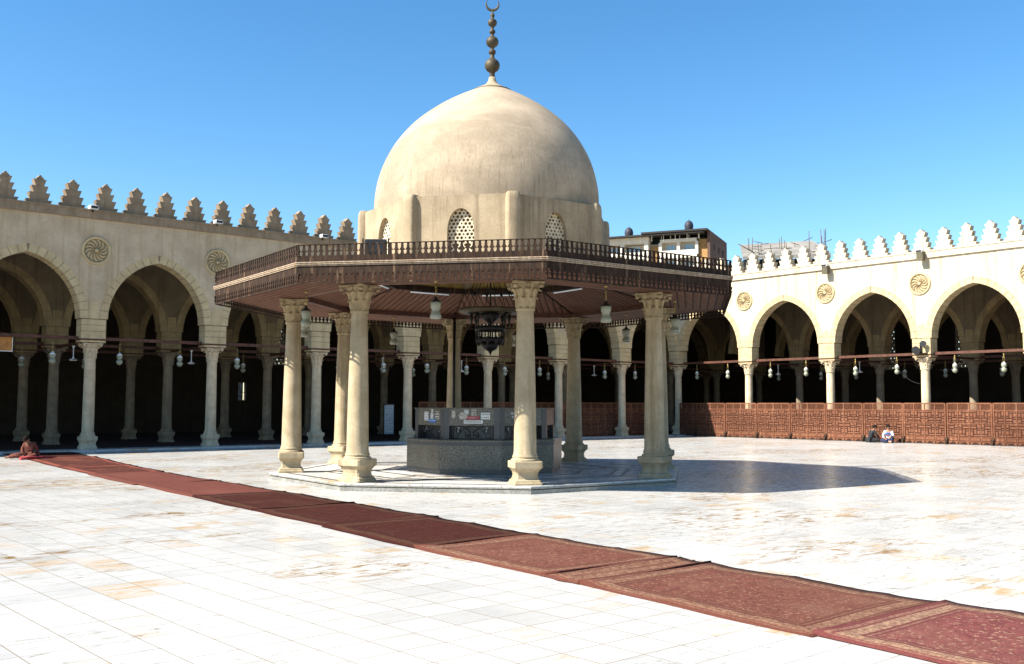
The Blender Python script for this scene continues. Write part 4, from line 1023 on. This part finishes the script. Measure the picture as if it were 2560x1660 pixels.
# ------------------------------------------------------------------ buildings beyond the court
M['bgr']=None; M['bcream']=plain('apartment_render',(.66,.54,.38),.9,0,.1,.3,bmp=0); M['bwhite']=plain('apartment_white',(.62,.58,.50),.9,0,.08,.3,bmp=0)
M['bbrick']=plain('apartment_brick',(.11,.065,.05),.9,0,.2,.4,bmp=0); M['bochre']=plain('apartment_ochre',(.36,.21,.08),.9,bmp=0)
M['winglass']=plain('window_glass',(.25,.36,.45),.1,0,.2,.4,bmp=0,spec=.9); M['dgrey']=plain('roof_grey',(.035,.032,.03),.8,bmp=0); M['domeblue']=plain('dome_slate',(.035,.035,.05),.6,bmp=0)
M['conc']=plain('raw_concrete',(.24,.225,.2),.9,0,.2,.4,bmp=0); M['void']=plain('dark_rooms',(.02,.028,.025),.95,bmp=0)
DB=190.; yaw=math.atan2(F.y,F.x); dv=ray(1775,572); tt=DB/math.hypot(dv.x,dv.y); cb=dv*tt; ztop=Hc+cb.z
fdir=yaw+rad(66.7); sdir=yaw-rad(27.1)     # facade runs away to the left along fdir, side runs back along sdir
# local frame: x along facade (from its far left end to the corner), -y towards us
t=empty('apartment_block',(cb.x,cb.y,0),fdir+PI,label='cream apartment block with balconies and small dark roof domes beyond the pavilion',cat='building')
W_=27.0; ps=DB/2484.23
def px2m(px): return px*DB*1.0/2484.23
D_=16; zr=ztop-2.1
b=MB(); b.box(-W_,-.5,1.6,D_,0,zr); b.build('walls',M['bwhite'],t)
b=MB(); b.box(-.49,.0,-.2,D_+.01,0,ztop-.3); b.build('side_wall',M['bbrick'],t)
b=MB()
b.box(-8.9,-.5,0,1.6,zr-3.0+.2,zr-.0) ; 
b.build('dummy',M['bwhite'],t) if False else None
# balcony towers: right pair of bays and the left wing
def frame_bays(x0,x1,n,zt,storeys,mat,name):
    q=MB(); w_=(x1-x0)/n
    for s_ in range(storeys):
        z=zt-3.1*(s_+1)
        q.box(x0,x1,-.02,1.6,z+2.5,z+3.1); q.box(x0,x1,0.0,.18,z,z+.9)
        for k in range(n+1): q.box(x0+k*w_-.28,x0+k*w_+.28,.01,1.59,z,z+2.5)
    return q.build(name,mat,t)
frame_bays(-9.7,-2.6,2,zr+.6,6,M['bwhite'],'balcony_bays')
b=MB(); b.box(-2.3,-.5,.6,1.6,0,zr+.4); b.box(-11.6,-10.0,.9,1.6,0,zr-.4); b.build('ochre_recess',M['bochre'],t)
q=MB()
for s_ in range(6):
    z=zr+.6-3.1*(s_+1)
    q.box(-W_,-11.9,-.3,1.6,z+2.6,z+3.1+(1.0 if s_==0 else 0)); q.box(-W_,-11.9,-.3,-.1,z,z+.9)
    for x in (-26.6,-21.9,-17.2,-12.4): q.box(x-.4,x+.4,-.29,1.59,z,z+2.6)
q.build('left_wing',M['bwhite'],t)
wg=MB(); wg.box(-.8,.8,0,.06,0,1.7); wm=wg.mesh('window',M['winglass'])
wf=MB(); 
for x in (-.85,-.03,.79): wf.box(x,x+.06,-.03,.05,-.05,1.75)
wf.box(-.85,.85,-.03,.05,1.7,1.76); wf.box(-.85,.85,-.03,.05,-.06,0); wfm=wf.mesh('frame',M['bwhite'])
for s_ in range(5):
    z=zr+.6-3.1*(s_+1)+.5
    for x in (-7.9,-4.4,-24.0,-19.4,-14.8,-16.6): 
        o=link('window',wm,t,(x,1.5,z)); link('frame',wfm,o)
for s_ in range(4):
    b=MB()
    for j,y in enumerate((3.5,8.,12.)): b.box(-.005,.06,y-.4,y+.4,zr-1.5-3.1*s_,zr-.4-3.1*s_)
    b.build('side_window',M['void'],t)
b=MB(); b.box(-W_-.8,-1.0,-1.6,D_-1,ztop-.8,ztop-.5); b.box(-13.0,-.2,-1.8,D_-1,ztop-.45,ztop-.1); b.build('roof_canopy',M['dgrey'],t)
b=MB(); b.box(-W_+.5,-1.2,2.2,D_-2,zr,ztop-.82); b.build('roof_shade',M['void'],t)
RP=[]
for k in range(12): 
    b=MB(); RP.append(b); x=-W_-.2+k*2.3; b.box(x-.05,x+.05,-.9,-.8,zr+.3,ztop-.8)
for k in range(6): b=MB(); RP.append(b); x=-9.5+k*1.8; b.box(x-.05,x+.05,.2,.3,zr+.5,ztop-.45)
for b in RP: b.build('roof_post',M['bwhite'],t)
for x,zb_ in ((-17.4,.55),(-5.2,1.1)):
    zz=ztop+zb_; b=MB(); b.lathe([(.8,zz-.6),(.82,zz+.2),(.88,zz+.5),(.85,zz+.9),(.68,zz+1.35),(.42,zz+1.6),(.15,zz+1.72),(.04,zz+1.8),(.03,zz+2.1),(0,zz+2.15)],18,None,True,True,0,(x,5)); b.build('roof_dome',M['domeblue'],t)
# unfinished building with scaffold poles
D2=120.; dv=ray(2052,672); q0=dv*(D2/math.hypot(dv.x,dv.y)); z2=Hc+q0.z
t=empty('unfinished_building',(q0.x,q0.y,0),yaw-PI/2+rad(-6),label='unfinished concrete building with wooden scaffold poles beyond the right arcade',cat='building')
b=MB(); b.box(-8.7,1.0,.6,6,0,z2+1.28); b.build('dark_storey',M['void'],t)
b=MB(); 
b.add([(-8.9,-.3,z2+1.2),(1.1,-.3,z2+1.25),(.3,6,z2+4.0),(-8.4,6,z2+3.6),(-8.9,-.3,z2+1.5),(1.1,-.3,z2+1.8),(.3,6,z2+4.3),(-8.4,6,z2+3.9)],[(3,2,1,0),(4,5,6,7),(0,1,5,4),(1,2,6,5),(2,3,7,6),(3,0,4,7)])
b.build('roof_slab',M['conc'],t)
b=MB()
for x in (-8.2,-6.4,-4.2,-1.8,.2): b.box(x-.2,x+.2,.0,.55,0,z2+1.6)
b.build('pillar',M['conc'],t)
for x in (-5.4,-3.0,-.6):
    b=MB(); b.box(-.06,.06,0,.06,-3.,1.2); b.box(-.9,.9,0,.06,-.35,-.23); b.box(-.9,-.8,0,.06,-3,1.2); b.box(.8,.9,0,.06,-3,1.2); b.build('window_frame',M['bwhite'],t,(x,.2,z2))
rr=random.Random(11); M['pole']=plain('scaffold_timber',(.11,.08,.055),.9)
def pole(pts,r_): b=MB(); b.tube(pts,r_,5); b.build('scaffold_pole',M['pole'],t)
for k in range(16):
    x=rr.uniform(-8.5,1.4); y=rr.uniform(0,4); hh=rr.uniform(.2,1.2)+(.8 if x>-1 else 0)+y*.3
    pole([(x,y,z2+1.5),(x+rr.uniform(-.2,.2),y,z2+hh+2.4)],.045)
for k in range(14):
    x=rr.uniform(-8.5,.5); z=z2+rr.uniform(1.8,3.4); pole([(x,.2,z),(x+rr.uniform(.8,2.0),.3,z+rr.uniform(-.5,.5))],.04)
pole([(-9.0,-.5,z2-1),(-7.9,-.4,z2+2.0)],.06); pole([(-9.4,-.3,z2+3.0),(-7.5,.2,z2+2.0)],.06)

# ------------------------------------------------------------------ people
def skinned(name,nodes,edges,mat,parent,root=0,sub=2):
    me=bpy.data.meshes.new(name); me.from_pydata([n[0] for n in nodes],edges,[]); o=link(name,me,parent)
    o.modifiers.new('skin','SKIN'); 
    sv=me.skin_vertices
    if not len(sv): 
        import bmesh
        bm=bmesh.new(); bm.from_mesh(me); bm.verts.layers.skin.verify(); bm.to_mesh(me); bm.free()
    for i,n in enumerate(nodes):
        r=n[1]; r=r if isinstance(r,tuple) else (r,r); me.skin_vertices[0].data[i].radius=r
        me.skin_vertices[0].data[i].use_root=(i==root)
    s=o.modifiers.new('sub','SUBSURF'); s.levels=sub; s.render_levels=sub
    me.materials.append(mat); return o
M['skin']=plain('skin',(.24,.12,.07),.6,0,.1,bmp=0); M['skinlight']=plain('skin_fair',(.45,.24,.15),.6,0,.1,bmp=0)
M['blackcloth']=plain('black_cloth',(.022,.025,.028),.9); M['whitecloth']=plain('white_cloth',(.70,.71,.73),.9); M['navy']=plain('navy_cloth',(.03,.04,.09),.9)
M['browncloth']=plain('salmon_brown_cloth',(.16,.048,.032),.9,0,.35,14); M['hair']=plain('dark_hair',(.018,.013,.01),.95,spec=.05)
def person(loc,rz,label,P,mats,nohair=False,scale=.94):
    """P: joints in metres, facing -y when rz=0.  The body is one skin; clothes and hair are children."""
    t=empty('person',loc,rz,label=label,cat='person')
    J={k:(tuple(q*scale for q in v) if k!='face' else v) for k,v in P.items()}; nodes=[]; idx={}; edges=[]
    def nd(k,p,r): idx[k]=len(nodes); nodes.append((p,r))
    def ed(a,c): edges.append((idx[a],idx[c]))
    nd('pelvis',J['pelvis'],(.15,.12)); nd('waist',J['waist'],(.13,.10)); nd('chest',J['chest'],(.155,.11)); nd('neck0',J['neck'],(.06,.055))
    hd=Vector(J['head']); nk=Vector(J['neck']); ax=(hd-nk).normalized()
    nd('jaw',tuple(nk+ax*.07),(.05,.055)); nd('mid',tuple(hd),(.077,.092)); nd('top',tuple(hd+ax*.08),(.062,.075))
    for a,c in (('pelvis','waist'),('waist','chest'),('chest','neck0'),('neck0','jaw'),('jaw','mid'),('mid','top')): ed(a,c)
    for s in ('L','R'):
        nd('sh'+s,J['sh'+s],.055); nd('el'+s,J['el'+s],.042); nd('wr'+s,J['wr'+s],.028); nd('pm'+s,J['pm'+s],(.036,.018))
        ed('chest','sh'+s); ed('sh'+s,'el'+s); ed('el'+s,'wr'+s); ed('wr'+s,'pm'+s)
        w=Vector(J['wr'+s]); p=Vector(J['pm'+s]); d=(p-w).normalized(); sd2=d.cross(Vector((0,0,1))); sd2=sd2.normalized() if sd2.length>.1 else Vector((1,0,0))
        for f in range(4):
            off=sd2*(.024*(f-1.5)/1.5); l=(.062,.074,.07,.055)[f]
            a=p+d*.018+off; nd('f%s%d'%(s,f),tuple(a),.009); nd('g%s%d'%(s,f),tuple(a+d*l*.55+Vector((0,0,-.008))),.008); nd('h%s%d'%(s,f),tuple(a+d*l*.9+Vector((0,0,-.028))),.007)
            ed('pm'+s,'f%s%d'%(s,f)); ed('f%s%d'%(s,f),'g%s%d'%(s,f)); ed('g%s%d'%(s,f),'h%s%d'%(s,f))
        th=w+(p-w)*.4+sd2*.03; nd('t'+s,tuple(th),.011); nd('u'+s,tuple(th+d*.045+sd2*.018),.008); ed('wr'+s,'t'+s); ed('t'+s,'u'+s)
        nd('hp'+s,J['hp'+s],.10); nd('kn'+s,J['kn'+s],.065); nd('an'+s,J['an'+s],.042); nd('to'+s,J['to'+s],(.04,.028))
        ed('pelvis','hp'+s); ed('hp'+s,'kn'+s); ed('kn'+s,'an'+s); ed('an'+s,'to'+s)
    body=skinned('body',nodes,edges,mats['skin'],t,0,1)
    # face: nose, brow eyes and mouth, ears
    fw_=Vector(J['face']).normalized(); sd3=fw_.cross(ax).normalized()
    q=MB(); c=hd+fw_*.088; q.tube([tuple(c+ax*.02),tuple(c+fw_*.018-ax*.012),tuple(c-ax*.02)],[.008,.013,.008],6)
    for s in (-1,1): 
        e=hd+sd3*s*.085; q.tube([tuple(e+ax*.025),tuple(e+sd3*s*.012),tuple(e-ax*.03)],[.006,.016,.006],6)
    q.build('nose_and_ears',mats['skin'],body,fix=False)
    q=MB()
    for s in (-1,1): e=hd+fw_*.084+sd3*s*.032+ax*.018; q.tube([tuple(e-sd3*.014),tuple(e+sd3*.014)],.007,6)
    m_=hd+fw_*.084-ax*.042; q.tube([tuple(m_-sd3*.022),tuple(m_+sd3*.022)],.005,5)
    q.build('eyes_and_mouth',M['hair'],body,fix=False)
    if not nohair:
        q=MB(); bk=-fw_; L=[]
        zv=(ax+bk*.45).normalized(); xv=sd3; yv=zv.cross(xv)
        cc=hd+ax*.018+bk*.012
        for j in range(7):
            th=PI*.56*j/6+.01
            L.append([tuple(cc+zv*math.cos(th)*.112+(xv*math.cos(u)*.094+yv*math.sin(u)*.108)*math.sin(th)) for u in [2*PI*i/18 for i in range(18)]])
        q.loops(L,True,True,None,True); q.build('hair',mats.get('hair',M['hair']),t,fix=False)
    # top: shirt over torso and sleeves
    def shell(name,keys,eds,mat,grow,sub=1):
        ns=[]; ix={}
        for k in keys: ix[k]=len(ns); p,r=nodes[idx[k]]; r=r if isinstance(r,tuple) else (r,r); ns.append((p,(r[0]*1.04+grow,r[1]*1.04+grow)))
        skinned(name,ns,[(ix[a],ix[c]) for a,c in eds],mat,t,0,sub)
    sl=mats.get('sleeve',1)
    keys=['pelvis','waist','chest','shL','elL','shR','elR']+(['wrL','wrR'] if sl else [])
    eds=[('pelvis','waist'),('waist','chest'),('chest','shL'),('shL','elL'),('chest','shR'),('shR','elR')]+([('elL','wrL'),('elR','wrR')] if sl else [])
    shell('shirt',keys,eds,mats['top'],.012)
    shell('trousers',['pelvis','hpL','knL','anL','hpR','knR','anR'],[('pelvis','hpL'),('hpL','knL'),('knL','anL'),('pelvis','hpR'),('hpR','knR'),('knR','anR')],mats['legs'],.022)
    return t
def sit(lean=.1,arms='lap',kn=(.32,.30),fold=True,turn=0):
    P=dict(pelvis=(0,0,.13),waist=(0,-.02-lean*.2,.30),chest=(0,-.03-lean*.7,.50),neck=(0,-.04-lean,.63),head=(0,-.06-lean*1.3,.775),face=(turn,-1,-.15))
    for s,k in (('L',1),('R',-1)):
        P['sh'+s]=(k*.165,-.02-lean*.75,.565); P['el'+s]=(k*.24,-.12-lean,.34); P['wr'+s]=(k*.16,-.32-lean*.6,.25); P['pm'+s]=(k*.10,-.38-lean*.6,.22)
        P['hp'+s]=(k*.10,-.03,.11); P['kn'+s]=(k*kn[0],-kn[1],.13); P['an'+s]=(-k*.06,-.36-.06*(k>0),.07); P['to'+s]=(-k*.20,-.40-.06*(k>0),.05)
    return P
# the pair in front of the screens: camera looks along +F, person A (black) seen from the side, leaning toward B
pa=onground(2175,1106); pb=onground(2222,1107)
P=sit(.16); P['head']=(0,-.27,.755); P['neck']=(0,-.22,.62)
person((pa.x,pa.y,0),yaw+PI/2-PI/2+rad(-62)+PI/2-rad(20)-0,'person in black clothes and dark cap sitting on the floor by the screens',P,dict(skin=M['skin'],top=M['blackcloth'],legs=M['blackcloth']))
P=sit(.10); P['knL']=(.2,-.38,.36); P['anL']=(.16,-.48,.07); P['toL']=(.16,-.62,.04); P['wrL']=(.14,-.42,.34); P['pmL']=(.12,-.47,.30); P['face']=(.5,-1,-.1)
pb_=person((pb.x,pb.y,0),yaw-PI/2+rad(-28),'person in white and blue jersey sitting cross legged facing the one in black',P,dict(skin=M['skinlight'],top=M['whitecloth'],legs=M['navy'],hair=M['hair']))
# blue jersey band and emblem-like stripes on the chest
q=MB()
for z,w_,mt in ((.46,.11,0),(.40,.13,0)): q.tube([(-w_,-.14,z),(-w_*.4,-.19,z+.02),(w_*.4,-.19,z-.01),(w_,-.14,z+.02)],.018,6)
q.build('jersey_stripe',M['blue'],pb_,fix=False)
q=MB(); q.tube([(-.09,-.15,.35),(0,-.185,.34),(.09,-.15,.36)],.014,6); q.build('jersey_stripe',M['redp'],pb_,fix=False)
b=MB(); L=[]
bgp=onground(2249,1103); 
for j in range(6):
    th=PI/2*j/5
    L.append([(.26*math.cos(th)*math.cos(u)*(1+.08*math.sin(3*u)),.16*math.cos(th)*math.sin(u),.20*math.sin(th)+.02*math.sin(2*u)*math.sin(th)) for u in [2*PI*i/16 for i in range(16)]])
t=empty('bag',(bgp.x,bgp.y,0),yaw-PI/2,label='blue and black bag lying on the floor beside the person in white',cat='bag')
b.loops(L,True,True,None,True); b.build('pouch',M['blackcloth'],t,fix=False)
b=MB(); b.lathe([(.02,-.0),(.12,.01),(.11,.07),(.06,.11),(0,.12)],12,Matrix.Translation((.03,-.15,.02))); b.build('pocket',M['blue'],t,fix=False)
b=MB(); b.tube([(-.1,0,.18),(0,0,.26),(.1,0,.18)],.012,5); b.build('strap',M['blackcloth'],t)
# person on the rug at far left, leaning back on one arm
pc=onground(72,1148); P=sit(.02)
P['chest']=(0,.0,.47); P['neck']=(-.02,-.03,.60); P['head']=(-.09,-.12,.70); P['face']=(-.5,-1,-.55)
P['shR']=(-.17,-.02,.53); P['elR']=(-.23,-.06,.34); P['wrR']=(-.18,-.16,.16); P['pmR']=(-.16,-.22,.10)
P['shL']=(.17,.0,.54); P['elL']=(.27,.03,.30); P['wrL']=(.35,.02,.07); P['pmL']=(.38,-.04,.04)
P['knR']=(-.38,-.22,.14); P['anR']=(-.68,-.12,.07); P['toR']=(-.82,-.16,.05); P['knL']=(.28,-.32,.12); P['anL']=(-.02,-.38,.07); P['toL']=(-.16,-.42,.05)
person((pc.x+.02,pc.y+.05,.012),yaw-PI/2+rad(12),'person in brown robe sitting on the rug leaning on one arm, far left',P,dict(skin=M['skin'],top=M['browncloth'],legs=M['browncloth'],hair=M['hair']),scale=.84)
r1=onground(50,1151); r2=onground(140,1146); b=MB(); b.tube([(r1.x,r1.y,.06),(r1.x+(r2.x-r1.x)*.3,r1.y+(r2.y-r1.y)*.3,.065),(r2.x,r2.y,.04)],[.05,.05,.03],12)
tag(b.build('rolled_mat',plain('red_mat',(.40,.05,.05),.9)),'rolled red mat lying on the rug in front of the seated person','mat')
